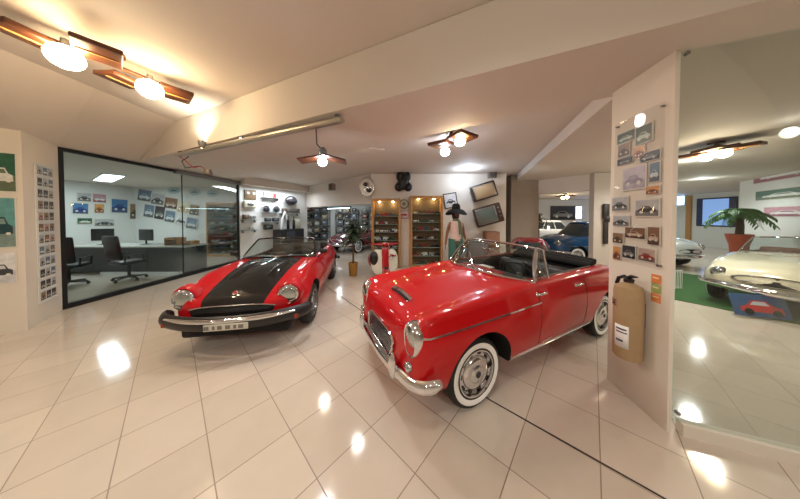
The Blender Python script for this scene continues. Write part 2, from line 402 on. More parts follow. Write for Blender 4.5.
    def wheels(s, xs, track, rad, wid, white=None, hub=CHROME, hubr=.6, cap='dish'):
        first = None
        for x in xs:
            for sg in (1,-1):
                if first is None:
                    w = MB(); R, W = rad, wid/2
                    prof = [(R*.60,-W*.8),(R*.66,-W),(R*.86,-W*1.02),(R*.96,-W*.82),(R,-W*.45),(R,W*.45),(R*.96,W*.82),(R*.86,W*1.02),(R*.66,W),(R*.60,W*.8)]
                    w.lathe(prof, 40, 0, cap=False)
                    first = w.build('wheel', RUBBER, s.root)
                    if white:
                        q = MB(); q.lathe([(R*white[0],W*.99),(R*(white[0]+.02),W*1.06),(R*(white[1]-.03),W*1.08),(R*white[1],W*.98)], 40, cap=False); q.build('whitewall', WW, first)
                    rim = MB(); rr = R*.67
                    rim.lathe([(rr,W*.85),(rr*.98,W*1.02),(rr*.92,W*1.0),(rr*.90,W*.55),(rr*.70,W*.66),(rr*.6,W*.5)], 36, cap=False)
                    for k in range(10):
                        a = 2*PI*k/10; rim.box((rr*.80*math.cos(a), rr*.80*math.sin(a), W*.61), (rr*.11,rr*.17,.014), 1, rz=a)
                    rim.build('rim', [hub, BLACKP], first)
                    h = MB(); hr = rr*hubr
                    h.lathe([(hr*1.03,W*.5),(hr*1.0,W*.75),(hr*.9,W*.95),(hr*.62,W*1.05),(hr*.5,W*1.0),(hr*.4,W*1.12),(hr*.15,W*1.18),(1e-5,W*1.19)], 32, cap=False); h.build('hubcap', hub, first)
                    h = MB(); h.lathe([(hr*.2,W*1.17),(hr*.19,W*1.22),(1e-5,W*1.23)], 20, cap=False); h.build('hub_badge', mat('badge_grey', (66,68,74), .35, .4), first)
                    o = first
                else: o = dup(first, s.root)
                o.location = (x, sg*(track/2), rad); o.rotation_euler = (-sg*PI/2, 0, 0) if sg > 0 else (PI/2, 0, 0)
        return first
    def strip(s, name, pts, m, w=.02, t=.008, parent=None):
        """flat bar that follows the flank: pts of (x, z, side)"""
        P = []; N = []
        for x, z, sg in pts: p, n = s.side(x, z, sg); P.append(p); N.append(n)
        return MB().ribbon(P, N, w, t).build(name, m, parent or s.root, fix=True)
def seats(car, m, xs=-.42, ys=.31, zb=.42, top=.96):
    for sg in (1,-1):
        q = MB(); q.rbox((xs+.02,sg*ys,zb+.09), (.5,.47,.16), .06); q.build('seat_cushion', m, car.root)
        q = MB(); q.rbox((xs-.26,sg*ys,(zb+.12+top)/2), (.14,.46,top-zb-.1), .06, ry=-.22); q.build('seat_back', m, car.root)
def steering(car, x, y, z, r=.19, m=BLACKP):
    M = Matrix.Translation((x,y,z)) @ Matrix.Rotation(-1.05,4,'Y')
    q = MB(); q.tube([M @ V((r*math.cos(2*PI*i/28), r*math.sin(2*PI*i/28), 0)) for i in range(28)], .011, closed=True)
    for k in range(3):
        a = PI/2+2*PI*k/3; q.tube([M @ V((.03*math.cos(a),.03*math.sin(a),-.02)), M @ V((r*math.cos(a),r*math.sin(a),0))], .009)
    q.cyl(M @ V((0,0,0)), M @ V((0,0,-.35)), .022); q.ball(M @ V((0,0,-.01)), .04)
    q.build('steering_wheel', m, car.root)
def windscreen(car, base, topc, frame_m, hw_b, hw_t, r=.014, post=1.0, gl=WGLASS):
    """base(t), topc(t): curves for t in -1..1"""
    g = MB(); g.grid(lambda a, b: tuple(V(base(a*2-1)).lerp(V(topc(a*2-1)), b) + V((.03*math.sin(PI*b),0,0))), 28, 8)
    o = solid(g.build('windscreen', gl, car.root)); fr = MB()
    loop = [base(-1+2*i/28) for i in range(29)]; 
    up = [V(base(1)).lerp(V(topc(1)), k/6) + V((.03*math.sin(PI*k/6),0,0)) for k in range(1,6)]
    tp = [topc(1-2*i/28) for i in range(29)]; dn = [V(topc(-1)).lerp(V(base(-1)), k/6)+V((.03*math.sin(PI*k/6),0,0)) for k in range(1,6)]
    fr.tube(loop+up+tp+dn, r, closed=True); 
    fr.build('windscreen_frame', frame_m, car.root); return o
def wipers(car, base, m=CHROME):
    for t0, t1 in ((-.35,.25),(.2,.72)):
        a = V(base(t0))+V((.03,0,.012)); b = V(base(t1))+V((-.05,0,.13)); 
        q = MB(); q.tube([a, a.lerp(b,.5)+V((.01,0,.01)), b], .005); q.build('wiper', m, car.root)
def oval_lamp(car, y, z, ry, rz, lens_r, sg, depth=.05, push=0, yaw=.2):
    p, n = car.nose(y, z); M = Matrix.Translation(p+V((push,0,0))) @ Matrix.Rotation(sg*yaw,4,'Z') @ Matrix.Rotation(PI/2,4,'Y')
    # local z -> outward (x), local x -> down, local y -> across
    q = MB(); S = Matrix.Diagonal((rz,ry,1,1))
    q.lathe([(1.0,-.09),(1.04,-.01),(1.0,depth*.7),(.9,depth),(.84,depth*.9),(.8,depth*.3),(1e-5,depth*.25)], 36, M=M @ S, cap=False)
    b = q.build('headlamp', CHROME, car.root)
    l = MB(); l.lathe([(lens_r*math.sin(a*PI/16), depth*.3+.03*math.cos(a*PI/16)) for a in range(8,-1,-1)], 28, M=M @ Matrix.Translation((-(rz-lens_r)*.6,0,0)), cap=False); l.build('lens', LENS, b)
    return b

# ---- red convertible, foreground
def spin(a): a = math.radians(a); return (math.sin(a), math.cos(a))
TR = dict(xf=1.80, xr=-2.12, bendf=.015, bendr=.2, rakef=-.10, round=.09, wz=.305, n=3, seams=[.36,-.56,.62],
  zb=[(-2.12,.44),(-1.6,.30),(-1.0,.275),(.9,.275),(1.5,.28),(1.86,.33)], yb=[(-2.12,.58),(-1.6,.68),(0,.70),(1.4,.69),(1.86,.66)],
  ym=[(-2.12,.62),(-1.8,.70),(-1.2,.745),(0,.752),(1.0,.742),(1.5,.73),(1.86,.70)], zm=[(-2.12,.62),(-1.2,.66),(.8,.68),(1.4,.66),(1.86,.62)],
  ys=[(-2.12,.50),(-1.8,.585),(-1.2,.655),(-.5,.68),(.4,.668),(1.0,.645),(1.5,.635),(1.86,.63)],
  zs=[(-2.12,.78),(-1.8,.87),(-1.2,.945),(-.5,.955),(.3,.95),(1.0,.915),(1.5,.885),(1.75,.855),(1.86,.83)],
  yv=[(-2.12,.32),(-1.2,.45),(.3,.49),(1.0,.47),(1.86,.42)], zv=[(-2.12,.79),(-1.8,.885),(-1.2,.95),(.3,.965),(1.0,.905),(1.5,.845),(1.75,.80),(1.86,.765)],
  zc=[(-2.12,.80),(-1.8,.90),(-1.2,.985),(.3,1.0),(.62,.985),(1.0,.945),(1.5,.875),(1.75,.82),(1.86,.775)])
hd = spin(-116.78)
car = red = Car('convertible_car', 'glossy red vintage convertible with whitewall tyres, parked nearest in front', 'car', (1.41,2.914,0), hd, TR)
def cls(x, t, left):
    if -.56 < x < .36 and .22 < t < .72: return 3 if left else 4
    return 0
def cock(cm):
    P = [(-1.22,-.5),(-1.12,-.57),(.2,-.575),(.34,-.5),(.38,0),(.34,.5),(.2,.575),(-1.12,.57),(-1.22,.5)]
    cm.prism(P, .36, 1.6, 1)
b = car.body([RED, DARK, RED, RED, RED], cls, [cock], [(1.145,.365),(-1.17,.35)])
car.split(b, {3:'door', 4:'door'}, [RED]*5)
car.wheels((1.185,-1.17), 1.22, .302, .15, (.70,.87), CHROME, .70)
for sg in (1,-1):
    car.strip('side_moulding', [(x, .735+.045*(1.75-x)/1.4, sg) for x in [1.74-.06*i for i in range(24)]], CHROME, .02, .008)
    car.strip('sill_moulding', [(x, .315, sg) for x in [.78-.07*i for i in range(23)]], CHROME, .03, .01)
    P = [car.side(.37,z,sg)[0] for z in (.92,.85,.75,.65,.55,.45,.36)]; Q = [car.side(-.555,z,sg)[0] for z in (.36,.45,.55,.65,.75,.85,.92)]
    MB().tube(P+Q, .0035, 6).build('door_gap', DARK, car.root)
    for hx, hz in ((-.36,.855),(.36,.865)):
        p, n = car.side(hx, hz, sg); q = MB(); q.tube([p+V((-.09,sg*.012,0)), p+V((-.07,sg*.032,.004)), p+V((.03,sg*.032,.004)), p+V((.06,sg*.01,0))], [.008,.012,.012,.008], 10); q.ball(p+V((.05,sg*.008,0)), .02); q.build('door_handle', CHROME, car.root)
    b = oval_lamp(car, sg*.575, .695, .098, .135, .088, sg, .04, -.025, -.04)
    p, n = car.nose(sg*.585, .50); q = MB(); q.lathe([(.034,-.02),(.036,.02),(.03,.028),(1e-5,.04)], 20, M=Matrix.Translation(p) @ Matrix.Rotation(PI/2,4,'Y'), cap=False); q.build('parking_lamp', LENS, car.root)
# hood scoop, ridges
q = MB(); P = []
for i in range(13):
    y = -.15+.40*i/12; p, n = car.top(1.585, y); P.append(p+V((0,0,.012*math.sin(PI*i/12)+.004)))
q.ribbon(P, (.25,0,1), .055, .016); sc_ = q.build('hood_scoop', CHROME, car.root, fix=True)
q = MB(); q.ribbon([p+V((.033,0,-.004)) for p in P[1:-1]], (.8,0,.5), .022, .006); q.build('scoop_mouth', DARK, sc_, fix=True)
# grille
q = MB(); out = []
for i in range(40):
    a = 2*PI*i/40; c, s_ = math.cos(a), math.sin(a); y = .345*math.copysign(abs(c)**.55, c); z = .495+.10*math.copysign(abs(s_)**.55, s_)
    y *= 1-.16*(.595-z)/.20; out.append((y,z))
F3 = [car.nose(y,z)[0]+V((.012,0,0)) for y,z in out]
q.tube(F3, .014, 8, closed=True); g = q.build('grille', CHROME, car.root)
q = MB(); cen = car.nose(0,.495)[0]+V((.004,0,0)); n_ = len(F3); q.add([cen]+[p-V((.006,0,0)) for p in F3], [(0,1+i,1+(i+1)%n_) for i in range(n_)]); q.build('grille_back', mat('grille_dark_mesh',(70,72,74),.3,.8), g)
q = MB()
for k in range(9):
    z = .41+.0212*k; yw = max((abs(y) for y,zz in out if abs(zz-z) < .025), default=.3)*.98
    q.tube([car.nose(-yw+2*yw*i/12, z)[0]+V((.012,0,0)) for i in range(13)], .005, 6)
for k in range(-10,11): q.tube([car.nose(k*.029, .41+.17*i/5)[0]+V((.010,0,0)) for i in range(6)], .0028, 5)
q.build('grille_mesh', CHROME, g)
# bumpers
def bumper(car, name, pts, m, hgt=.11, t=.035, parent=None):
    """curved section bar through plan points"""
    P = crom(pts, 5); vs = []; fs = []; prof = [(-.5,0),(-.42,.55),(-.2,.95),(0,1.05),(.2,.95),(.42,.55),(.5,0),(.3,-.4),(-.3,-.4)]
    N = len(P); k = len(prof)
    for i in range(N):
        a, b = V(P[max(i-1,0)]), V(P[min(i+1,N-1)]); tg = (b-a).normalized(); nn = V((tg.y,-tg.x,0)).normalized()
        sc = min(1, .45+.55*min(i, N-1-i)/4)
        for h, o in prof: p = V(P[i]) + nn*o*t + V((0,0,h*hgt*sc)); vs.append(p)
    for i in range(N-1):
        for j in range(k): l = (j+1)%k; fs.append((i*k+j,(i+1)*k+j,(i+1)*k+l,i*k+l))
    fs.append(tuple(range(k))); fs.append(tuple((N-1)*k+j for j in range(k))[::-1])
    return MB().add(vs, fs).build(name, m, parent or car.root, fix=True)
bp = [(1.64,.765,.45),(1.71,.745,.42),(1.79,.62,.385),(1.835,.36,.37),(1.85,0,.37),(1.835,-.36,.37),(1.79,-.62,.385),(1.71,-.745,.42),(1.64,-.765,.45)]
fb = bumper(car, 'front_bumper', bp[::-1], CHROME, .105, .035)
for sg in (1,-1):
    q = MB(); q.ball((1.855,sg*.42,.42), .1, 20, sc=(.42,.40,1.08)); q.build('overrider', CHROME, fb)
bumper(car, 'rear_bumper', [(-1.75,.745,.44),(-2.05,.62,.44),(-2.2,0,.44),(-2.05,-.62,.44),(-1.75,-.745,.44)], CHROME, .11, -.035)
base = lambda t: (.60-.26*abs(t)**2.4, .655*t, .992-.035*t*t)
topc = lambda t: (.27-.16*abs(t)**2.2, .535*t, 1.325-.045*t*t)
windscreen(car, base, topc, CHROME, .66, .53, .013)
for t0, t1 in ((.2,-.22),(-.4,-.72)):
    a_ = V(base(t0))+V((.03,0,.01)); b_ = V(base(t1)).lerp(V(topc(t1)),.52)+V((.035,0,0)); q = MB(); q.tube([a_, a_.lerp(b_,.5)+V((.03,0,.01)), b_], .006); q.ball(a_, .016, 10); q.build('wiper', CHROME, car.root)
for sg in (1,-1):
    # quarter window with its chrome posts
    A = V((.335,sg*.655,.962)); B = V((.11,sg*.535,1.278)); D = V((.10,sg*.665,.968)); E_ = V((.02,sg*.56,1.255))
    q = MB(); q.add([A,B,E_,D], [(0,1,2,3)]); solid(q.build('quarter_window', WGLASS, car.root), .004)
    q = MB(); q.tube([A, B], .02, 8); q.tube([B+V((-.01,0,.004)), E_, D], .012, 8); q.build('quarter_window_frame', CHROME, car.root)
    q = MB(); q.tube([(x, sg*(.60+.01*math.sin(x)), .972) for x in [.08-.1*i for i in range(12)]], .007, 6); q.build('sill_trim', CHROME, car.root)
seats(car, LEATHER, -.42, .31, .40, .93); steering(car, .12, .34, .93)
q = MB(); q.rbox((.36,0,.88), (.22,1.12,.2), .06); q.build('dashboard', LEATHER, car.root)
q = MB(); q.rbox((-1.0,0,.70), (.38,1.1,.40), .08); q.build('rear_bench', LEATHER, car.root)
q = MB()
for k in range(3): q.tube([(-1.12-.07*k+.06*abs(y)**2, y, .975+.02*k-.10*abs(y)**3) for y in [-.56+.08*i for i in range(15)]], .045, 10)
q.build('folded_hood', mat('black_canvas', (26,25,25), .85), car.root)
q = MB(); q.tube([base(0)+V((-.11,0,.18)) if False else V((.30,0,1.21)), V((.27,0,1.26))], .008); q.rbox((.28,0,1.20), (.02,.18,.05), .01); q.build('rear_view_mirror', CHROME, car.root)
card = MB(); card.rbox((0,0,0), (.10,.20,.004), .001); o = card.build('paper_card', mat('paper', (226,224,214), .7)); M = car.root.matrix_basis
o.location = M @ V((.33,.02,.992)); o.rotation_euler = (0,0,car.root.rotation_euler.z); tag(o, 'white paper card lying on the dashboard of the red convertible', 'card')

# ---- red roadster with black hood
TB = dict(xf=1.90, xr=-2.05, bendf=.24, bendr=.2, rakef=-.10, round=.09, wz=.295, n=3, seams=[.56,.38,-.62,1.80],
  zb=[(-2.05,.42),(-1.5,.24),(.9,.22),(1.5,.25),(1.9,.34)], yb=[(-2.05,.60),(-1.5,.72),(0,.73),(1.4,.72),(1.9,.64)],
  ym=[(-2.05,.64),(-1.7,.73),(-1.14,.795),(0,.785),(.8,.785),(1.14,.795),(1.5,.775),(1.9,.70)], zm=[(-2.05,.6),(-1.1,.60),(1.1,.58),(1.9,.52)],
  ys=[(-2.05,.52),(-1.7,.60),(-1.14,.66),(-.5,.66),(.5,.65),(1.14,.64),(1.5,.615),(1.9,.575)],
  zs=[(-2.05,.80),(-1.7,.85),(-1.14,.885),(-.5,.86),(.2,.865),(.8,.865),(1.14,.85),(1.5,.80),(1.75,.74),(1.9,.67)],
  yv=[(-2.05,.36),(-1.2,.48),(.5,.50),(1.1,.475),(1.9,.42)], zv=[(-2.05,.81),(-1.2,.88),(.4,.885),(.8,.86),(1.14,.82),(1.5,.745),(1.75,.68),(1.9,.62)],
  zc=[(-2.05,.83),(-1.2,.91),(.4,.93),(.8,.905),(1.14,.87),(1.5,.80),(1.75,.73),(1.9,.655)])
hd = spin(170.37)
car = blk = Car('roadster_car', 'red open roadster with a black hood and black bumper, by the office glass', 'car', (-2.30,4.294,0), hd, TB)
def cls(x, t, left):
    if .56 < x < 1.9 and t > .80: return 2
    if -.62 < x < .38 and .22 < t < .72: return 3 if left else 4
    return 0
def cock2(cm):
    cm.prism([(-1.0,-.52),(-.9,-.58),(.28,-.58),(.40,-.48),(.44,0),(.40,.48),(.28,.58),(-.9,.58),(-1.0,.52)], .36, 1.6, 1)
b = car.body([RED2, DARK, BLACKHOOD, RED2, RED2], cls, [cock2], [(1.14,.36),(-1.14,.345)])
car.split(b, {2:'hood', 3:'door', 4:'door'}, [RED2, DARK, BLACKHOOD, RED2, RED2])
car.wheels((1.14,-1.14), 1.36, .295, .17, None, STEEL, .42)
for sg in (1,-1):
    # hood bulges
    q = MB()
    q.grid(lambda a, b_, sg=sg: tuple(car.top(.72+.72*a, sg*(.16+.17*b_))[0]+V((0,0,-.004+.034*math.sin(PI*b_)**.8*math.sin(PI*min(1,a*1.0))**.6))), 14, 8)
    q.build('hood_bulge', BLACKHOOD, car.root)
    P = [car.side(.38,z,sg)[0] for z in (.84,.75,.65,.5,.36,.28)]; Q = [car.side(-.62,z,sg)[0] for z in (.28,.36,.5,.65,.75,.84)]
    MB().tube(P+Q, .0035, 6).build('door_gap', DARK, car.root)
    p, n = car.side(-.48,.74,sg); MB().rbox(p+V((0,sg*.006,0)), (.13,.02,.03), .008).build('door_handle', CHROME, car.root)
    # round headlamp in its scooped fender nose
    p, n = car.nose(sg*.575,.63); M = Matrix.Translation(V((p.x-.005,sg*.585,.65))) @ Matrix.Rotation(sg*.08,4,'Z') @ Matrix.Rotation(PI/2,4,'Y')
    q = MB(); q.lathe([(.118,-.12),(.124,0),(.118,.022),(.104,.028),(.098,.01),(1e-5,-.01)], 36, M=M, cap=False); hl = q.build('headlamp', CHROME, car.root)
    q = MB(); q.lathe([(.10*math.sin(a*PI/16), .0+.028*math.cos(a*PI/16)) for a in range(8,-1,-1)], 28, M=M, cap=False); q.build('lens', LENS, hl)
    q = MB(); q.lathe([(.165,-.10),(.150,-.02),(.132,-.005),(.12,-.01)], 36, M=M, cap=False); q.build('headlamp_surround', RED2, car.root)
    # side mirror
    p, n = car.top(.40, sg*.66); q = MB(); q.tube([p-V((0,0,.01)), p+V((.01,sg*.05,.05)), p+V((0,sg*.09,.09))], .012); q.rbox(p+V((-.01,sg*.11,.12)), (.06,.13,.09), .03); q.build('door_mirror', BLACKP, car.root)
# grille slot with chrome lip
q = MB(); up = [car.nose(-.46+.92*i/16, .60-.05*abs(i/8-1)**3)[0]+V((.006,0,0)) for i in range(17)]; dn = [car.nose(-.42+.84*i/16, .47)[0]+V((.006,0,0)) for i in range(17)]
q.add(up+dn, [(i,i+1,17+i+1,17+i) for i in range(16)]); g = solid(q.build('grille', mat('grille_black', (10,10,10), .5), car.root), .01)
q = MB()
for k in range(4): q.tube([car.nose(-.43+.86*i/14, .485+.026*k)[0]+V((.012,0,0)) for i in range(15)], .004, 5)
q.build('grille_bar', mat('dark_grille_bar', (40,40,42), .4, .5), g)
q = MB(); q.tube([p+V((.008,0,.004)) for p in up], .009, 8); q.build('grille_lip', CHROME, g)
p, n = car.nose(0,.66); p2, n2 = car.top(1.78,0); M = Matrix.Translation(p2+n2*.004) @ n2.to_track_quat('Z','Y').to_matrix().to_4x4()
q = MB(); q.lathe([(.032,-.01),(.034,.004),(.026,.008),(1e-5,.008)], 24, M=M, cap=False); em = q.build('hood_emblem', CHROME, car.root)
q = MB(); q.lathe([(.024,.0085),(1e-5,.0095)], 20, M=M, cap=False); q.build('emblem_disc', mat('enamel_red', (170,30,30), .3), em)
bp = [(1.60,.80,.44),(1.70,.79,.44),(1.80,.70,.44),(1.92,.40,.435),(1.97,0,.435),(1.92,-.40,.435),(1.80,-.70,.44),(1.70,-.79,.44),(1.60,-.80,.44)]
fb = bumper(car, 'front_bumper', bp[::-1], mat('bumper_rubber', (30,29,29), .42), .165, .05)
bumper(car, 'bumper_strip', [(x+.046,y*.985,.478) for x,y,z in bp[2:-2]][::-1], CHROME, .05, .016, fb)
for sg in (1,-1):
    q = MB(); q.rbox((1.80,sg*.655,.41), (.06,.17,.05), .012, rz=-sg*.62); q.build('turn_signal', AMBER, fb)
pl = MB(); pl.rbox((2.035,.04,.425), (.012,.44,.07), .004); plo = pl.build('number_plate', mat('plate_white', (206,204,190), .35, .3), fb)
for k, (a, w_) in enumerate([(-.19,.05),(-.12,.025),(-.06,.045),(.02,.05),(.09,.03),(.15,.05)]):
    q = MB(); q.rbox((2.0425,a+.04,.425), (.002,w_,.042), .0005)
    q.build('plate_character', mat('plate_grey', (120,118,110), .5), plo)
bumper(car, 'rear_bumper', [(-1.7,.82,.45),(-1.98,.66,.45),(-2.12,0,.45),(-1.98,-.66,.45),(-1.7,-.82,.45)], MATS['bumper_rubber'], .15, -.045)
q = MB(); q.rbox((1.62,0,.26), (.3,1.2,.14), .04); q.build('front_valance', DARK, car.root)
base2 = lambda t: (.56-.16*abs(t)**2.4, .635*t, .925-.04*t*t)
topc2 = lambda t: (.13-.09*abs(t)**2.2, .52*t, 1.225-.035*t*t)
windscreen(car, base2, topc2, mat('dark_chrome', (80,80,82), .2, .9), .64, .52, .014)
wipers(car, base2, BLACKP)
seats(car, LEATHER, -.38, .31, .38, 1.0); steering(car, .12, .34, .90)
q = MB(); q.rbox((.40,0,.84), (.2,1.12,.16), .05); q.build('dashboard', LEATHER, car.root)
q = MB()
for k in range(3): q.tube([(-1.02-.08*k+.06*abs(y)**2, y, .885+.02*k-.10*abs(y)**3) for y in [-.56+.08*i for i in range(15)]], .045, 10)
q.build('folded_hood', MATS['black_canvas'], car.root)
q = MB(); q.tube([(.16,0,1.16),(.12,0,1.21)], .007); q.rbox((.13,0,1.14), (.02,.2,.05), .01); q.build('rear_view_mirror', BLACKP, car.root)
o = MB().rbox((0,0,0), (.14,.22,.004), .001).build('paper_card', MATS['paper']); M = car.root.matrix_basis
o.location = M @ V((.40,-.02,.96)); o.rotation_euler = (0,-.35,car.root.rotation_euler.z); tag(o, 'white paper card behind the windscreen of the black-hooded roadster', 'card')

# ---- background cars
def simple_car(name, label, loc, hd, L, W, paint, roof=None, hood_z=.82, belt=.88, nose_round=.16, cab=(-1.3,-.95,.1,.62), roofz=1.38, open_top=False, grille='oval', wh=.29):
    xf, xr = L/2, -L/2; w = W/2
    T = dict(xf=xf, xr=xr, bendf=.22, bendr=.22, rakef=-.16, raker=-.1, round=nose_round, wz=wh, n=2,
      zb=[(xr,.36),(xr+.5,.25),(xf-.5,.25),(xf,.34)], yb=[(xr,w*.84),(xr+.5,w*.93),(xf-.5,w*.93),(xf,w*.86)],
      ym=[(xr,w*.88),(xr+.5,w*.98),(0,w),(xf-.5,w*.98),(xf,w*.9)], zm=[(xr,.55),(0,.6),(xf,.56)],
      ys=[(xr,w*.7),(0,w*.88),(xf,w*.76)], zs=[(xr,belt-.18),(xr+.5,belt-.04),(0,belt),(xf-.6,hood_z-.01),(xf,hood_z-.13)],
      yv=[(xr,w*.5),(0,w*.64),(xf,w*.52)], zv=[(xr,belt-.17),(xr+.5,belt-.02),(0,belt+.02),(xf-.6,hood_z-.02),(xf,hood_z-.14)],
      zc=[(xr,belt-.15),(xr+.5,belt),(0,belt+.05),(xf-.6,hood_z+.03),(xf,hood_z-.1)])
    c = Car(name, label, 'car', loc, hd, T)
    cuts = []
    if open_top: cuts = [lambda cm: cm.prism([(cab[1],-w*.72),(cab[2]+.25,-w*.72),(cab[2]+.25,w*.72),(cab[1],w*.72)], .4, 1.5, 1)]
    c.body([paint, DARK], None, cuts, [(xf-.72,wh+.06),(xr+.76,wh+.06)])
    c.wheels((xf-.72,xr+.76), W-.26, wh, .15, (.68,.88), CHROME, .75)
    if not open_top:
        # glasshouse: windows band and roof as parts
        r0, r1, f1, f0 = cab
        def ringp(x, k, z): return x, w*k, z
        lo = [(r0,.62),(r0+.25,.80),(f1+.2,.82),(f0-.1,.74),(f0,.5)]
        band = MB(); B = []; Tt = []
        pl = [(r0,0),(r0,.55),(r0+.12,.72),((r0+f0)/2,.80),(f0-.18,.72),(f0,.5),(f0+.04,0)]
        pt = [(r1,0),(r1,.45),(r1+.1,.58),((r1+f1)/2,.62),(f1-.12,.58),(f1,.42),(f1+.02,0)]
        def ring(pp, z): h = crom([(x, k*w) for x, k in pp], 4); return [(x,y,z) for x,y in h] + [(x,-y,z) for x,y in h[-2:0:-1]]
        a = ring(pl, belt-.02); b_ = ring(pt, roofz-.10); n = len(a)
        band.add(a+b_, [(i,(i+1)%n,n+(i+1)%n,n+i) for i in range(n)]); gh = band.build('window_band', mat('car_window', (44,54,58), .06, .2, 1), c.root, fix=True)
        rf = MB(); c1 = [(x*.96+(r1+f1)*.02, y*.9, roofz-.03) for x,y,z in b_]; c2 = [(x*.6+(r1+f1)*.2, y*.55, roofz) for x,y,z in b_]; c0 = [(x,y*1.02,z-.012) for x,y,z in b_]
        rf.add(c0+b_+c1+c2, [(k*n+i, k*n+(i+1)%n, (k+1)*n+(i+1)%n, (k+1)*n+i) for k in range(3) for i in range(n)] + [tuple(3*n+i for i in range(n))]); rf.build('roof', roof or paint, c.root, 60, fix=True)
        for sg in (1,-1):
            for xx, kk in ((f0-.1,.6),(f0-.62,.78),((r0+f0)/2-.25,.79),(r0+.12,.72)):
                xt = r1+(f1-r1)*(xx-r0)/(f0-r0); kt = {.6:.5,.78:.61,.79:.62,.72:.58}[kk]
                MB().tube([(xx,sg*w*kk*1.01,belt-.03),(xt,sg*w*kt*1.01,roofz-.09)], .028, 6).build('pillar', roof or paint, c.root)
    else:
        f0 = cab[3]; f1 = cab[2]
        windscreen(c, lambda t: (f0-.2*abs(t)**2.2, w*.80*t, belt+.06-.04*t*t), lambda t: (f1-.1*abs(t)**2.2, w*.66*t, roofz-.04*t*t), CHROME, 0, 0, .016)
        seats(c, mat('tan_leather', (120,60,40), .5), -.4, w*.42, .4, .95)
    for sg in (1,-1):
        oval_lamp(c, sg*w*.68, hood_z-.22, .095, .095, .085, sg, .05, -.03, .25)
        c.strip('side_moulding', [(x,.62,sg) for x in [xf-.45-.12*i for i in range(int((L-.9)/.12))]], CHROME, .022, .008)
    bumper(c, 'front_bumper', [(xf-.42,-w*1.0,.42),(xf-.12,-w*.82,.41),(xf+.07,0,.40),(xf-.12,w*.82,.41),(xf-.42,w*1.0,.42)], CHROME, .11, .03)
    q = MB(); gw = w*.42
    if grille == 'wide': gw = w*.5
    pts = [c.nose(gw*math.cos(2*PI*i/28), .56+.075*math.sin(2*PI*i/28))[0]+V((.01,0,0)) for i in range(28)]
    q.tube(pts, .012, 6, closed=True); g = q.build('grille', CHROME, c.root)
    q = MB(); cc = c.nose(0,.56)[0]+V((.004,0,0)); q.add([cc]+[p-V((.006,0,0)) for p in pts], [(0,1+i,1+(i+1)%28) for i in range(28)]); q.build('grille_back', mat('grille_black', (10,10,10), .5), g)
    return c
simple_car('saloon_car', 'blue vintage saloon seen in the gap behind the red convertible', (6.75,7.78,0), (-1,-.03), 2.95, 1.46, BLUE, cab=(-1.3,-.95,.2,.65), roofz=1.45, hood_z=.92, belt=.95)
simple_car('saloon_car', 'white vintage car at the far back, left of the blue saloon', (8.6,13.0,0), (-1,0), 4.0, 1.55, WHITEP, cab=(-1.5,-1.1,.3,.8), roofz=1.4)
simple_car('saloon_car', 'white old saloon behind the right glass sheet, facing out beside its left edge', (8.95,7.9,0), V((-.02,-1)).normalized(), 3.0, 1.32, WHITEP, cab=(-1.3,-.95,.15,.6), roofz=1.42, hood_z=.9, belt=.92, grille='wide')
simple_car('sports_car', 'ivory vintage sports car standing on green carpet behind the right glass', (7.80,4.02,.012), V((-.93,-.36)).normalized(), 3.9, 1.62, CREAM, cab=(-1.2,-.9,.05,.42), roofz=1.22, hood_z=.82, belt=.86, open_top=True, grille='wide')
simple_car('saloon_car', 'maroon car far back in the rear room beside the potted plant', (-2.05,10.6,0), V((-.45,-.9)).normalized(), 3.3, 1.45, MAROON, cab=(-1.2,-.8,.1,.5), roofz=1.12, hood_z=.78, belt=.82, open_top=True)
simple_car('city_car', 'dark red little car behind the red convertible, before the taupe pier', (3.40,5.55,0), V((-.55,-.83)).normalized(), 1.9, 1.15, mat('dark_red_paint', (140,14,28), .28, 0, .8), cab=(-.8,-.5,.0,.25), roofz=1.06, hood_z=.78, belt=.80, wh=.24)

# ------------------------------------------------------------------ furnishing
def at_z(u, v, z): d = ray(u, v); return V((0,0,H)) + d*((z-H)/d.z)
def frame_M(o, right, up=V((0,0,1))):
    """matrix: local x = right, local z = up, local -y = towards the viewer's side"""
    r = right.normalized(); up = (up - r*up.dot(r)).normalized(); y = up.cross(r)
    return Matrix(((r.x,y.x,up.x,o.x),(r.y,y.y,up.y,o.y),(r.z,y.z,up.z,o.z),(0,0,0,1)))
PAPER = mat('photo_paper', (218,214,204), .4)
PAL = {'green':((44,92,70),(96,110,84),(210,214,206)), 'dark green':((34,64,54),(60,84,66),(176,190,176)), 'sepia':((140,112,84),(92,70,52),(60,46,38)),
 'grey':((176,178,180),(112,112,112),(50,52,54)), 'brown':((128,92,70),(86,60,46),(190,170,150)), 'blue':((70,120,168),(60,84,120),(28,52,120)),
 'red':((180,160,150),(110,90,80),(150,40,36)), 'orange':((206,150,90),(150,96,60),(110,50,30)), 'lavender_glare':((196,188,200),(176,168,180),(150,144,160)),
 'teal':((92,150,150),(120,140,134),(30,66,70)), 'dark':((56,54,56),(36,36,38),(140,138,134)), 'cream':((222,208,178),(190,170,130),(170,120,60)),
 'white':((226,228,228),(196,198,200),(60,62,66)), 'pink':((190,140,150),(140,80,96),(230,220,224)), 'slate':((104,124,146),(84,92,100),(196,206,214))}
CARP = [(-.40,-.16),(-.40,-.05),(-.26,.0),(-.14,.13),(.12,.13),(.24,.01),(.40,-.03),(.41,-.16)]
CARW = [(-.2,.01),(-.12,.10),(.10,.10),(.17,.01)]
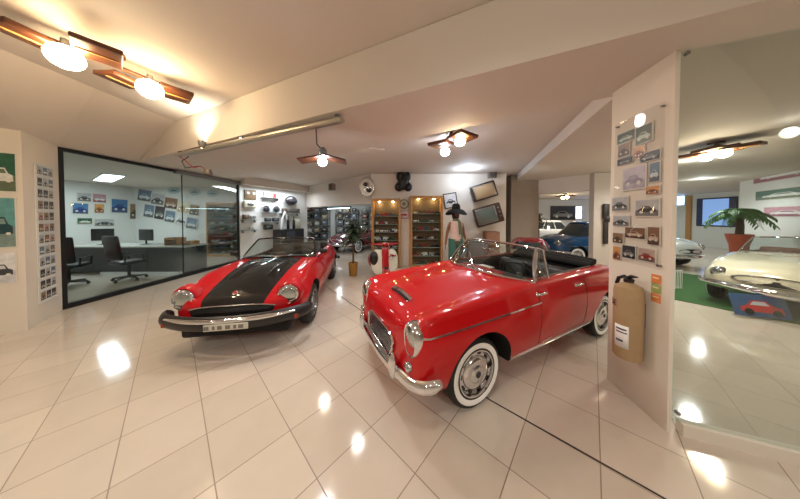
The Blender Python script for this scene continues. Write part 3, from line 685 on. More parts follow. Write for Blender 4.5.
def photo_mb(w, h, pal, border=.06, flip=False):
    q = MB(); f = -1 if flip else 1; b = border*min(w,h)
    q.box((0,0,0), (w,.006,h), 0)
    q.box((0,-.0035,h*.12), (w-2*b,.002,h*.76-2*b), 1); q.box((0,-.0036,-h*.28), (w-2*b,.002,h*.44-2*b), 2)
    T = Matrix.Rotation(PI/2,4,'X')
    q.prism([(f*x*w*.9, y*h*1.15-h*.04) for x,y in CARP], .0044, .0058, 3, M=T)
    q.prism([(f*x*w*.9, y*h*1.15-h*.04) for x,y in CARW], .0058, .0066, 2, M=T)
    for sx in (-.24,.24): q.cyl((f*sx*w*.9,-.0044,-h*.22), (f*sx*w*.9,-.0066,-h*.22), min(w,h)*.085, n=12, mi=0)
    p = PAL[pal]; ms = [PAPER] + [mat('print_%s_%s' % (pal.replace(' ','_'), n_), c, .35, noise=.22, nscale=14) for n_, c in zip(('sky','ground','subject'), p)]
    return q, ms
def photo(name, M, w, h, pal, parent=None, label=None, cat='photo', group=None, flip=False):
    q, ms = photo_mb(w, h, pal, flip=flip); o = q.build(name, ms, parent, fix=True); o.matrix_basis = M
    if label: tag(o, label, cat, group)
    return o
def plane_fit(u0, v0, u1, v1, p, q, off=.006):
    """centre, width, height on an upright wall through p, q of what the photo shows in a box"""
    c = on_line((u0+u1)/2, (v0+v1)/2, p, q); w = (on_line(u1,(v0+v1)/2,p,q)-on_line(u0,(v0+v1)/2,p,q)); hh = on_line((u0+u1)/2,v0,p,q).z-on_line((u0+u1)/2,v1,p,q).z
    r = V((w.x,w.y,0)).normalized(); n = V((r.y,-r.x,0)); return c + n*off, r, w.length, hh

# ---- pillar: photo board, extinguisher, stickers
PA, PB = V((2.11,2.11)), V((2.035,1.572)); pd = V((PB.x-PA.x, PB.y-PA.y, 0)).normalized(); pn = V((pd.y,-pd.x,0))
c, r, w, h = plane_fit(614,116,662,270, PA, PB, .012); h = 1.30; c.z = 1.88
board = thing('photo_board', 'clear acrylic board of car photos screwed to the white pillar', 'photo board'); board.matrix_basis = frame_M(c, r); BI = board.matrix_basis.inverted()
for u,v,pw,ph,pal in [(627,137,17,11,'dark green'),(645,134,17,19,'dark green'),(625,150,12,14,'sepia'),(626,161,15,7,'dark'),(640,152,12,12,'orange'),(651,156,20,10,'dark'),(656,172,11,20,'slate'),(635,178,24,24,'lavender_glare'),  # the lavender entry paints glare on the acrylic as a print
    (621,204,17,15,'grey'),(648,208,25,18,'grey'),(622,221,17,11,'grey'),(636,233,21,12,'brown'),(619,238,11,11,'sepia'),(655,236,13,19,'brown'),(630,252,14,14,'dark'),(618,253,8,14,'orange'),(648,255,18,14,'red'),(654,190,14,9,'orange')]:
    cc, rr, ww, hh = plane_fit(u-pw/2,v-ph/2,u+pw/2,v+ph/2, PA, PB, .007)
    p = BI @ cc; photo('photo', Matrix.Translation((p.x, .004, p.z)), ww, hh, pal, board)
q = MB(); q.rbox((0,-.006,0), (w,.005,h), .002); q.build('acrylic_sheet', glass_mat('acrylic', (250,250,250), .03), board)
for sx in (-1,1):
    for sz in (-1,1): MB().cyl((sx*(w/2-.02),.01,sz*(h/2-.03)), (sx*(w/2-.02),-.016,sz*(h/2-.03)), .009).build('screw', STEEL, board)
# stickers
c, r, w, h = plane_fit(652,274,661,303, PA, PB, .004)
st = thing('wall_sign', 'small orange and green sign on the pillar beside the beige extinguisher', 'sign'); st.matrix_basis = frame_M(c, r)
for z, hh, col in ((h*.33,h*.30,(214,130,70)),(0,h*.30,(150,160,90)),(-h*.33,h*.30,(222,140,84))):
    q = MB(); q.rbox((0,0,z), (w,.005,hh), .001); k = q.build('sign_panel', mat('sign_colour_%d' % col[0], col, .5), st)
    q = MB(); q.box((0,-.003,z+hh*.12), (w*.6,.002,hh*.12)); q.build('sign_bar', mat('sign_cream', (240,220,180), .5), k)
# extinguisher
off = .105
c = on_line(628, 318, PA+pn.xy*off, PB+pn.xy*off); zb = on_line(628,357,PA+pn.xy*off,PB+pn.xy*off).z; zt = on_line(628,284,PA+pn.xy*off,PB+pn.xy*off).z
ex = thing('fire_extinguisher', 'beige fire extinguisher with black handle hanging on the white pillar', 'fire extinguisher'); ex.matrix_basis = frame_M(V((c.x,c.y,zb)), pd)
hh = zt-zb; TAN = mat('beige_canvas', (168,140,104), .6, noise=.06, nscale=18); R_ = .093
q = MB(); q.lathe([(R_*.9,0),(R_,.015),(R_,hh*.9),(R_*.93,hh*.97),(R_*.6,hh*1.0),(.03,hh*1.02),(.03,hh*1.05)], 36); body = q.build('cylinder', TAN, ex)
q = MB(); q.lathe([(.032,hh*1.03),(.034,hh*1.07),(.02,hh*1.09)], 18); q.tube([(0,0,hh*1.07),(-.03,-.01,hh*1.10),(-.07,-.02,hh*1.06),(-.09,-.02,hh*.97)], .014, 8); q.build('valve', BLACKP, ex)
q = MB(); q.tube([(-.02,0,hh*1.08),(.03,-.005,hh*1.12),(.085,-.01,hh*1.135)], [.012,.014,.006], 8); q.tube([(0,0,hh*1.06),(.05,-.005,hh*1.075)], .008, 8); q.build('handle', BLACKP, ex)
def curved_label(name, z0, z1, a0, a1, m, parent, rr=R_+.0015):
    q = MB(); q.grid(lambda a, b: (rr*math.sin(a0+(a1-a0)*a), -rr*math.cos(a0+(a1-a0)*a), z0+(z1-z0)*b), 10, 2); return solid(q.build(name, m, parent), .002)
lab = curved_label('paper_label', hh*.16, hh*.46, -.05, .95, mat('label_white', (232,230,226), .5), body)
for k, (z0,z1,a0,a1) in enumerate([(.40,.42,.1,.8),(.36,.375,.1,.85),(.24,.265,.12,.6)]):
    curved_label('label_line', hh*z0, hh*z1, a0, a1, mat('label_ink', (50,54,84), .5), lab, R_+.004)
# faded maroon lettering wrapped round the shoulder
def text_mesh(txt, size, ext=.001):
    cu = bpy.data.curves.new('txt', 'FONT'); cu.body = txt; cu.size = size; cu.extrude = ext; cu.align_x = 'CENTER'
    o = bpy.data.objects.new('txt', cu); C.objects.link(o); dg = bpy.context.evaluated_depsgraph_get()
    me = bpy.data.meshes.new_from_object(o.evaluated_get(dg)); bpy.data.objects.remove(o); bpy.data.curves.remove(cu); return me
me = text_mesh('ESE', .075)
for v in me.vertices:
    a = -.48 + v.co.x/R_; z = v.co.y + hh*.70; rr = R_+.0025+v.co.z; v.co = (rr*math.sin(a), -rr*math.cos(a), z)
me.materials.append(mat('maroon_ink', (104,48,38), .6)); o = bpy.data.objects.new('lettering', me); C.objects.link(o); o.parent = body
q = MB(); q.box((0,R_+.006,hh*.6), (.06,.012,.2)); q.build('wall_bracket', STEEL, ex)

# ---- left column: photo rack and poster
CA, CB = V((-5.93,3.66)), V((-5.39,3.01))
c, r, w, h = plane_fit(36,166,53,300, CB, CA, .012)
rk = thing('photo_rack', 'tall white rack of small photos on the left column beside the black-framed glass', 'photo rack'); rk.matrix_basis = frame_M(c, r)
q = MB(); q.box((0,.004,0), (w,.012,h)); q.build('backing', WHITE2, rk)
for i in range(13):
    q = MB(); q.box((0,-.012,h/2-i*h/12), (w*1.02,.03,.012)); q.build('rail', WHITE2, rk)
pn_ = ['grey','brown','dark','slate','red','dark','grey','sepia']
for i in range(12):
    for j in range(3): photo('photo', Matrix.Translation(((j-1)*w*.32, -.006, h/2-(i+.5)*h/12)), w*.29, h/12*.74, pn_[(i*5+j*3) % 8], rk)
WA, WB = A1, A0
for (u0,v0,u1,v1,pal,lb) in [(-14,152,18,192,'green','green car poster at the top of the left column'),(-14,197,18,248,'teal','teal and grey car poster in the middle of the left column'),(-14,252,18,284,'white','white poster with a dark car, lowest on the left column')]:
    c, r, w, h = plane_fit(u0,v0,u1,v1, WA, WB, .008); photo('poster', frame_M(c, r), w, h, pal, None, lb, 'poster', 'posters on the left column')

# ---- wall of cabinets
INN = mat('cabinet_back', (112,94,70), .6, noise=.1)
SHELFG = mat('glass_shelf', (176,190,180), .15, 0, .5)
def toy_mesh(col, k):
    q = MB(); L = .19+.03*k; P = [[(-.5,.05),(-.5,.2),(-.3,.24),(-.16,.42),(.14,.42),(.26,.25),(.48,.2),(.5,.05)],[(-.5,.05),(-.5,.4),(-.44,.46),(.2,.46),(.3,.27),(.5,.24),(.5,.05)],[(-.5,.05),(-.46,.22),(-.1,.26),(0,.36),(.08,.25),(.42,.2),(.5,.1),(.46,.05)]][k]
    T = Matrix.Rotation(PI/2,4,'X') @ Matrix.Translation((0,0,-L*.19)); q.prism([(x*L,y*L) for x,y in P], 0, L*.36, 0, M=T)
    q.box((0,0,L*.33), (L*.3,L*.385,L*.07), 1)
    for sx in (-.3,.3):
        for sy in (-1,1): q.cyl((sx*L,sy*L*.13,L*.09), (sx*L,sy*L*.205,L*.09), L*.09, n=12, mi=1)
    return q.mesh('model_car', [mat('toy_%d_%d_%d' % col, col, .25, 0, .6), BLACKP])
TOYC = [('cream',(214,204,176)),('dark green',(40,66,48)),('red',(156,30,30)),('black',(30,30,32)),('silver',(170,172,172)),('olive',(104,100,60)),('blue',(44,70,110)),('white',(226,226,222)),('brown',(104,70,44))]
TOYM = {}
def cabinet(name, label, x0, x1, yb, z0, z1, depth, nsh, nper, where, lights=True):
    w, h = x1-x0, z1-z0; t = thing('display_cabinet', label, 'display cabinet', ((x0+x1)/2, yb-depth/2, z0)); y0 = -depth/2
    q = MB()
    for sx in (-1,1): q.rbox((sx*(w/2-.035),0,h/2), (.07,depth,h), .008)
    q.rbox((0,0,h-.04), (w-.14,depth,.08), .008); q.rbox((0,0,.04), (w-.14,depth,.08), .008); q.build('frame', WOOD, t)
    MB().box((0,depth/2-.012,h/2), (w-.14,.02,h-.16)).build('back_panel', INN, t)
    MB().box((0,y0+.012,h/2), (w-.15,.006,h-.17)).build('glass_door', SHOW, t)
    top = h-.08-(.20 if lights else .05); gap = (top-.12)/nsh; g = 'model cars in the %s' % where
    for i in range(nsh):
        z = .10+gap*i
        MB().box((0,.012,z), (w-.15,depth-.08,.012)).build('shelf', SHELFG, t)
        for j in range(nper):
            ci = random.randrange(len(TOYC)); k = random.randrange(3)
            if (ci,k) not in TOYM: TOYM[ci,k] = toy_mesh(TOYC[ci][1], k)
            o = bpy.data.objects.new('model_car', TOYM[ci,k]); C.objects.link(o)
            o.location = ((x0+x1)/2-w/2+.17+(w-.34)*(j/(nper-1)), yb-depth/2+.012, z0+z+.0065); o.rotation_euler = (0,0,random.choice((0,PI))+random.uniform(-.12,.12))
            tag(o, '%s model car, %s from left, %s shelf up, %s' % (TOYC[ci][0], ORD[j], ORD[i], where), 'model car', g)
    if lights:
        for sx in (-.24,.24):
            q = MB(); q.lathe([(.03,0),(.035,-.02),(.02,-.03),(1e-5,-.032)], 14, M=Matrix.Translation((sx*w,0,h-.085)), cap=False); q.build('cabinet_spot', mat('warm_bulb', (255,226,160), .3, emit=25), t)
            l = bpy.data.lights.new('cabinet_light', 'POINT'); l.energy = 2.4; l.color = (1,.74,.38); l.shadow_soft_size = .03
            o = bpy.data.objects.new('cabinet_light', l); C.objects.link(o); o.location = ((x0+x1)/2+sx*w, yb-depth/2-.02, z0+h-.15)
    return t
cabinet('c', 'left oak display cabinet of model cars, behind the red scooter', -.90, .02, 6.895, .0, 2.2, .27, 7, 5, 'left oak cabinet')
cabinet('c', 'right oak display cabinet of model cars, beside the mannequin', .32, 1.36, 6.895, .0, 2.29, .27, 7, 6, 'right oak cabinet')
cabinet('c', 'wooden display cabinet of models behind the office glass', -7.9, -6.58, 8.79, .0, 2.2, .25, 8, 6, 'office display cabinet', False)
# clock and notice between the cabinets
ck = thing('wall_clock', 'small round clock on the white wall between the two oak cabinets', 'clock'); c = at(404,204,6.885); ck.matrix_basis = frame_M(c, V((1,0,0)))
T = Matrix.Rotation(PI/2,4,'X')
q = MB(); q.lathe([(.15,0),(.155,.02),(.14,.03),(.125,.02)], 32, M=T, cap=False); q.build('clock_rim', mat('clock_rim', (110,108,100), .4, .4), ck)
q = MB(); q.lathe([(.13,.0),(.13,.012),(1e-5,.012)], 32, M=T, cap=False); q.build('clock_face', mat('clock_face', (214,212,190), .5), ck)
q = MB(); q.box((-.02,-.016,.02), (.012,.004,.07), ry=-.7); q.box((.0,-.018,.04), (.008,.004,.1)); q.build('clock_hand', BLACKP, ck)
q = MB(); q.lathe([(.055,.0125),(1e-5,.014)], 24, M=T, cap=False); q.build('dial_centre', mat('dial_olive', (140,146,110), .5), ck)
nt_ = thing('notice', 'red and white notice below the round clock', 'notice'); nt_.matrix_basis = frame_M(at(404,214.5,6.892), V((1,0,0)))
q = MB(); q.rbox((0,0,0), (.30,.01,.27), .003); q.build('notice_board', mat('notice_pink', (206,150,156), .5), nt_)
q = MB(); q.rbox((0,-.006,0), (.26,.004,.19), .001); q.build('notice_sheet', mat('notice_white', (226,222,220), .5), nt_)
q = MB(); q.rbox((0,-.009,-.01), (.19,.003,.06), .001); q.build('notice_band', mat('notice_red', (166,28,44), .5), nt_)

# ---- mannequin
SKIN = mat('mannequin_skin', (134,84,56), .5)
def skinned(name, verts, edges, radii, m, parent, sub=2):
    me = bpy.data.meshes.new(name); me.from_pydata(verts, edges, []); o = bpy.data.objects.new(name, me); C.objects.link(o)
    o.modifiers.new('skin', 'SKIN'); 
    for sv, rd in zip(me.skin_vertices[0].data, radii): sv.radius = (rd, rd) if not isinstance(rd, tuple) else rd
    me.skin_vertices[0].data[0].use_root = True
    sb = o.modifiers.new('sub', 'SUBSURF'); sb.levels = sub; sb.render_levels = sub
    dg = bpy.context.evaluated_depsgraph_get(); m2 = bpy.data.meshes.new_from_object(o.evaluated_get(dg)); bpy.data.objects.remove(o)
    m2.name = name; m2.materials.clear(); m2.materials.append(m); m2.polygons.foreach_set('use_smooth', [True]*len(m2.polygons))
    o = bpy.data.objects.new(name, m2); C.objects.link(o); o.parent = parent; return o
mq = thing('mannequin', 'mannequin in black wide hat, pale pink top and green trousers beside the right oak cabinet', 'mannequin', (1.50,5.62,.07), .15)
vs = [(0,0,.93),(0,0,1.08),(0,.0,1.22),(0,.01,1.38),(0,.01,1.47),(0,0,1.55),(0,-.01,1.64),(0,-.005,1.72),
      (.10,0,.88),(.11,-.02,.48),(.12,.01,.08),(.13,-.08,.03),(-.10,0,.88),(-.11,.0,.48),(-.12,.02,.08),(-.13,-.07,.03),
      (.17,.01,1.38),(.235,.03,1.12),(.29,-.02,.88),(.31,-.04,.80),(-.17,.01,1.38),(-.235,.03,1.12),(-.29,-.02,.88),(-.31,-.04,.80)]
es = [(0,1),(1,2),(2,3),(3,4),(4,5),(5,6),(6,7),(0,8),(8,9),(9,10),(10,11),(0,12),(12,13),(13,14),(14,15),(3,16),(16,17),(17,18),(18,19),(3,20),(20,21),(21,22),(22,23)]
rd = [(.15,.11),(.115,.085),(.13,.095),(.13,.09),(.055,.05),(.05,.055),(.078,.095),(.06,.075),.085,.06,.042,.035,.085,.06,.042,.035,.055,.04,.03,.025,.055,.04,.03,.025]
skinned('body', vs, es, rd, SKIN, mq)
for sg in (1,-1):
    q = MB()
    for k in range(5):
        a = Vector((sg*.31+(.012*(k-2))*.6, -.04+.013*(k-2), .79)); l = (.045,.075,.082,.075,.058)[k]
        if k == 0: a += V((0,-.012,.03))
        q.tube([a, a+V((sg*.004,-.006,-l*.55)), a+V((sg*.002,-.02,-l))], [.0085,.008,.006], 8)
    q.build('fingers', SKIN, mq)
q = MB()
for sg in (1,-1): q.ball((sg*.03,-.088,1.655), .011, 10)
q.build('eyes', BLACKP, mq); q = MB(); q.ball((0,-.10,1.63), .016, 10, sc=(.7,1,1.4)); q.build('nose', SKIN, mq); q = MB(); q.ball((0,-.088,1.597), .02, 10, sc=(1,.4,.35)); q.build('mouth', mat('mannequin_lips',(140,50,46),.4), mq)
q = MB(); q.lathe([(1e-5,1.80),(.06,1.795),(.098,1.74),(.104,1.69),(.10,1.60),(.085,1.52),(.06,1.50)], 20, M=Matrix.Translation((0,.035,0)), cap=False); q.build('hair', mat('dark_hair', (34,26,22), .6), mq)
q = MB()
def hatf(a, b):
    an = 2*PI*a; r_ = [.001,.06,.098,.110,.115,.16,.22,.275,.285,.22,.116][min(10,int(b*10+.5))]; z = [1.92,1.915,1.88,1.81,1.765,1.755,1.72,1.65,1.64,1.70,1.745][min(10,int(b*10+.5))]
    return (r_*math.cos(an), r_*math.sin(an), z + (.03*math.sin(2*an+.6)*max(0,(r_-.115)/.13)))
q.grid(hatf, 36, 10); q.build('hat', mat('black_felt', (22,26,28), .85), mq)
TOPM = mat('pale_pink_cloth', (214,186,176), .8, noise=.08, nscale=20)
q = MB(); S = Matrix.Diagonal((1,.72,1,1)); q.lathe([(.172,.92),(.165,.98),(.142,1.08),(.148,1.17),(.168,1.27),(.176,1.35),(.165,1.41),(.11,1.45),(.075,1.475)], 30, M=S, cap=False); solid(q.build('top', TOPM, mq), .006)
PANT = mat('green_cloth', (56,104,92), .8, noise=.15, nscale=14); q = MB()
for sg in (1,-1):
    q.tube([(sg*.085,0,.97),(sg*.10,0,.85),(sg*.112,-.005,.5),(sg*.122,.005,.12)], [.118,.108,.092,.10], 20)
q.build('trousers', PANT, mq)
q = MB(); q.lathe([(.10,1.40),(.112,1.43),(.10,1.47),(.068,1.50)], 24, M=Matrix.Diagonal((1,.85,1,1)), cap=False); q.rbox((.05,-.135,1.27), (.07,.02,.36), .01, ry=-.1); q.rbox((.09,-.14,1.2), (.05,.02,.42), .008, ry=-.15); solid(q.build('scarf', mat('grey_green_scarf', (98,112,88), .8, noise=.2, nscale=30), mq), .004)
q = MB(); q.lathe([(.28,-.10),(.28,-.02),(.26,0)], 32); q.build('stand', BLACKP, mq)

# ---- televisions, frame and furniture on the cabinet wall
def television(label, u, v, Y, w, h, screen, roll, cab, d=.22, knobs=True):
    t = thing('mounted_television' if roll else 'television', label, 'television'); c = at(u, v, Y); M = frame_M(c, V((1,-.12,0))); t.matrix_basis = M @ Matrix.Rotation(-roll,4,'Y')
    q = MB(); q.rbox((0,d/2,0), (w,d,h), .03); q.build('casing', cab, t)
    sw = w*.74 if knobs else w*.86; sx = -w*.09 if knobs else 0
    q = MB(); q.rbox((sx,-.006,0), (sw,.02,h*.84), .02); q.build('screen_bezel', STEEL, t)
    q = MB(); q.grid(lambda a, b: (sx+(a-.5)*sw*.90, -.018-.03*(1-(2*a-1)**2)*(1-(2*b-1)**2), (b-.5)*h*.74), 10, 8); q.build('screen', screen, t, fix=False)
    if knobs:
        for k in range(3): q = MB(); q.cyl((w*.38,0,h*(.25-.22*k)), (w*.38,-.03,h*(.25-.22*k)), w*.035); q.build('knob', STEEL, t)
    return t
television('upper old television with a beige screen, hung tilted by the taupe pier', 484.5, 191, 6.5, .74, .50, mat('screen_beige', (176,150,116), .15, 0, .6), .30, mat('dark_walnut', (58,46,40), .4), knobs=False)
television('lower old television with a grey-green screen, hung tilted below the beige one', 489, 215, 6.5, .82, .60, mat('screen_grey_green', (104,116,110), .12, 0, .6), .28, mat('dark_walnut_b', (72,50,42), .4))
television('old grey television on a wooden chest, seen through the red car windscreen', 478, 249, 6.3, .62, .46, mat('screen_grey', (128,124,124), .15, 0, .6), .0, mat('grey_casing', (96,88,88), .5), .2)
p = at(478,249,6.3); ch = thing('wooden_chest', 'low wooden chest carrying the grey television', 'chest', (p.x,p.y+.16,0))
hz = p.z-.23; q = MB(); q.rbox((0,0,hz/2), (.56,.4,hz-.004), .015); q.build('chest_body', DWOOD, ch)
for z in (.3,.7): q = MB(); q.rbox((0,-.203,hz*z), (.5,.016,hz*.32), .006); dr = q.build('drawer', WOOD, ch); MB().ball((0,-.225,hz*z), .018, 10).build('knob', STEEL, dr)
rc = thing('radio_cabinet', 'tall brown wooden cabinet under the tilted televisions', 'cabinet', (2.92,6.73,0))
q = MB(); q.rbox((0,0,.58), (.44,.3,1.16), .02); q.build('carcass', mat('brown_wood', (150,106,78), .5, noise=.1), rc)
q = MB(); q.rbox((0,-.155,.74), (.38,.014,.70), .006); dr = q.build('door', mat('brown_wood_door', (160,116,88), .5, noise=.1), rc); MB().ball((.15,-.17,.74), .016, 10).build('knob', STEEL, dr)
pf = thing('picture_frame', 'small tilted picture in a dark frame behind the mannequin hat', 'picture'); pf.matrix_basis = frame_M(at(450.5,200.5,6.87), V((1,0,0))) @ Matrix.Rotation(-.16,4,'Y')
q = MB(); 
for sx in (-1,1): q.box((sx*.205,0,0), (.025,.025,.46))
for sz in (-1,1): q.box((0,0,sz*.23), (.435,.025,.025))
q.build('frame', BLACKP, pf); photo('print', Matrix.Translation((0,.004,0)), .39, .44, 'white', pf)
ds = thing('chrome_disc', 'round chrome disc hanging high on the lintel edge, left of the black ornament', 'wall ornament'); ds.matrix_basis = frame_M(at(367,187,6.75), V((1,.2,0)))
q = MB(); q.lathe([(.28,-.03),(.30,.0),(.285,.035),(.24,.045),(.16,.02),(.10,.035),(1e-5,.05)], 40, M=T @ Matrix.Diagonal((.8,1.1,1,1)), cap=False); q.build('disc', mat('worn_chrome', (200,198,190), .18, 1, bump=.3, nscale=9), ds)
q = MB(); q.ball((.06,-.05,-.10), .09, 14, sc=(1,.35,.8)); q.ball((-.05,-.05,.08), .07, 14, sc=(1,.35,.9)); q.build('boss', mat('dark_chrome'  , (80,80,82)), ds)
bo = thing('hanging_ornament', 'black two-lobed ornament high on the wall above the clock', 'wall ornament'); bo.matrix_basis = frame_M(at(403.5,182.5,6.86), V((1,0,0))) @ Matrix.Diagonal((.85,1,.92,1))
q = MB()
for sx in (-1,1): q.ball((sx*.12,-.06,.2), .15, 16, sc=(1,.5,1.25)); q.ball((sx*.17,-.07,-.17), .16, 16, sc=(1,.55,1.0))
q.ball((0,-.06,0), .2, 16, sc=(1.05,.5,1.4)); q.build('padding', LEATHER, bo, fix=False)
for sx in (-1,1): MB().ball((sx*.14,-.15,-.2), .05, 12).build('boss', BLACKP, bo)
for u, v, lb, Y in ((492,174,'small grey box speaker high on the wall above the televisions',6.86),(332,187,'small grey box on the lintel over the rear opening',8.05)):
    s_ = thing('wall_speaker', lb, 'speaker'); s_.matrix_basis = frame_M(at(u,v,Y), V((1,0,0)) if Y < 7 else V((.75,-.66,0)))
    q = MB(); q.rbox((0,0,0), (.26,.16,.26), .02); q.build('casing', mat('grey_box', (128,118,108), .6), s_); q = MB(); q.rbox((0,-.082,0), (.21,.01,.21), .004); q.build('grille', mat('dark_mesh', (84,78,72), .7), s_)

# ---- scooter
SRED = mat('scooter_red', (168,14,26), .3, 0, .8); SCR = mat('scooter_cream', (206,204,186), .35, 0, .6)
sc_ = thing('scooter', 'red and cream motor scooter parked in front of the left oak cabinet', 'scooter', (-.38,5.2,0), .25)
q = MB(); q.grid(lambda a, b: ((a-.5)*(.68-.22*abs(2*b-1)**3), -.02-.10*math.cos((a-.5)*PI)+.08*b, .22+.60*b), 16, 12); sh = solid(q.build('leg_shield', SCR, sc_), .012)
q = MB(); q.grid(lambda a, b: ((a-.5)*.16, -.045-.11*math.cos((a-.5)*1.2)+.08*b, .22+.66*b), 8, 12); solid(q.build('steering_cover', SRED, sc_), .02)
q = MB(); q.ball((0,-.20,.25), .19, 20, sc=(.55,1.25,.95)); q.build('front_fender', SRED, sc_)
for y in (-.20,.85):
    q = MB(); q.lathe([(.12,-.04),(.19,-.05),(.215,-.03),(.22,0),(.215,.03),(.19,.05),(.12,.04)], 28, M=Matrix.Translation((0,y,.22)) @ Matrix.Rotation(PI/2,4,'Y'), cap=True); q.build('wheel', RUBBER, sc_)
q = MB(); q.tube([(-.36,.05,.96),(-.2,0,.95),(0,-.03,.95),(.2,0,.95),(.36,.05,.96)], [.02,.024,.05,.024,.02], 10); q.build('handlebar', SRED, sc_)
for sg in (1,-1): MB().cyl((sg*.28,.03,.955),(sg*.38,.06,.96), .024).build('grip', BLACKP, sc_)
q = MB(); q.lathe([(.06,-.08),(.085,0),(.09,.02),(.08,.03),(1e-5,.035)], 24, M=Matrix.Translation((0,-.06,.93)) @ T, cap=False); q.build('headlamp', CHROME, sc_)
q = MB(); q.lathe([(.05,-.01),(.055,.01),(1e-5,.02)], 20, M=Matrix.Translation((.15,-.10,.66)) @ T, cap=False); q.rbox((.2,-.09,.66), (.14,.01,.05), .004); q.build('badge', CHROME, sc_)
for sg in (1,-1):
    q = MB(); q.ball((sg*.20,.72,.42), .2, 18, sc=(.75,1.5,1.05)); q.build('side_cowl', SRED, sc_)
q = MB(); q.rbox((0,.35,.22), (.36,.7,.05), .02); q.build('footboard', SRED, sc_)
q = MB(); q.rbox((0,.68,.72), (.3,.62,.14), .06); q.build('seat', LEATHER, sc_)
q = MB(); q.tube([(-.3,.03,.96),(-.36,.02,1.06)], .006); q.ball((-.38,.02,1.1), .055, 14, sc=(1,.3,1)); q.build('mirror', BLACKP, sc_)
q = MB(); q.ball((-.27,-.02,.62), .15, 16, sc=(.7,.5,1.15)); q.build('leather_bag', LEATHER, sc_)

# ---- potted plants
def leaf_mb(q, base, d, L, w, droop, mi=0):
    d = V(d).normalized(); sd_ = d.cross(V((0,0,1))); sd_ = sd_.normalized() if sd_.length > .05 else V((1,0,0)); P = []
    for i in range(7):
        t = i/6; c = V(base)+d*L*t+V((0,0,-droop*t*t)); ww = w*(math.sin(PI*min(1,t*.9+.08)))*.5+.002; P += [c-sd_*ww+V((0,0,.006)), c-V((0,0,.004)), c+sd_*ww+V((0,0,.006))]
    q.add(P, [(i*3+k,i*3+k+1,i*3+k+4,i*3+k+3) for i in range(6) for k in range(2)], mi)
LEAF = mat('dark_leaf', (44,62,40), .45, noise=.3, nscale=8); PALM = mat('palm_leaf', (78,122,66), .45, noise=.25, nscale=6)
def plant(name, label, cat, loc, potm, pr, ph, hgt, n, L, w, leafm, droop):
    t = thing(name, label, cat, loc)
    q = MB(); q.lathe([(pr*.78,0),(pr,ph*.9),(pr*1.06,ph*.92),(pr*1.06,ph),(pr*.92,ph),(pr*.9,ph*.9),(1e-5,ph*.9)], 28, cap=False); q.build('pot', potm, t)
    q = MB(); q.tube([(0,0,ph*.88),(.01,0,ph+(hgt-ph)*.5),(0,.01,hgt)], [.03,.022,.02], 8); q.build('stem', mat('plant_stem', (92,76,50), .8), t)
    q = MB()
    for i in range(n):
        a = i*2.4; e = random.uniform(-.1,1.1); leaf_mb(q, (0,0,hgt-random.uniform(0,.45)*(hgt-ph)), (math.cos(a)*math.cos(e),math.sin(a)*math.cos(e),math.sin(e)), L*random.uniform(.7,1.1), w, droop*random.uniform(.4,1.2))
    solid(q.build('leaves', leafm, t), .002); return t
plant('potted_plant', 'dark leafy plant in a square-looking ochre pot before the rear opening', 'plant', (-1.30,5.8,0), mat('ochre_pot', (164,116,48), .5), .13, .36, 1.36, 70, .46, .10, LEAF, .22)
plant('potted_plant', 'dark green plant by the pier, in front of the far white car', 'plant', (7.75,11.7,0), mat('clay_pot', (140,80,50), .6), .2, .4, 1.75, 26, .7, .09, LEAF, .35)
pp = thing('potted_palm', 'bushy palm in a terracotta pot behind the ivory sports car', 'palm', (9.95,6.15,0))
q = MB(); q.lathe([(.13,0),(.15,.5),(.17,.8),(.235,1.06),(.24,1.12),(.21,1.12),(.19,1.0),(1e-5,1.0)], 30, cap=False); q.build('pot', mat('terracotta', (166,74,46), .6, noise=.1), pp)
q = MB(); q.tube([(0,0,1.0),(.02,0,1.35),(0,0,1.72)], [.08,.07,.06], 10); q.build('trunk', mat('palm_trunk', (70,54,40), .9, bump=.6, nscale=20), pp)
q = MB()
for i in range(22):
    a = i*2.399; e = .1+1.1*(i/22); L = random.uniform(.50,.66); d = V((math.cos(a)*math.cos(e),math.sin(a)*math.cos(e),math.sin(e))); sdv = d.cross(V((0,0,1))).normalized()
    pr_ = [V((0,0,1.72))+d*L*t+V((0,0,-.75*t*t*L)) for t in [k/9 for k in range(10)]]; q.tube(pr_, .008, 5)
    for k in range(2,10):
        for sg in (1,-1): leaf_mb(q, pr_[k], sdv*sg+(pr_[k]-pr_[k-1]).normalized()*.8-V((0,0,.3)), .24*(1-.05*k), .045, .06)
solid(q.build('fronds', PALM, pp), .002)

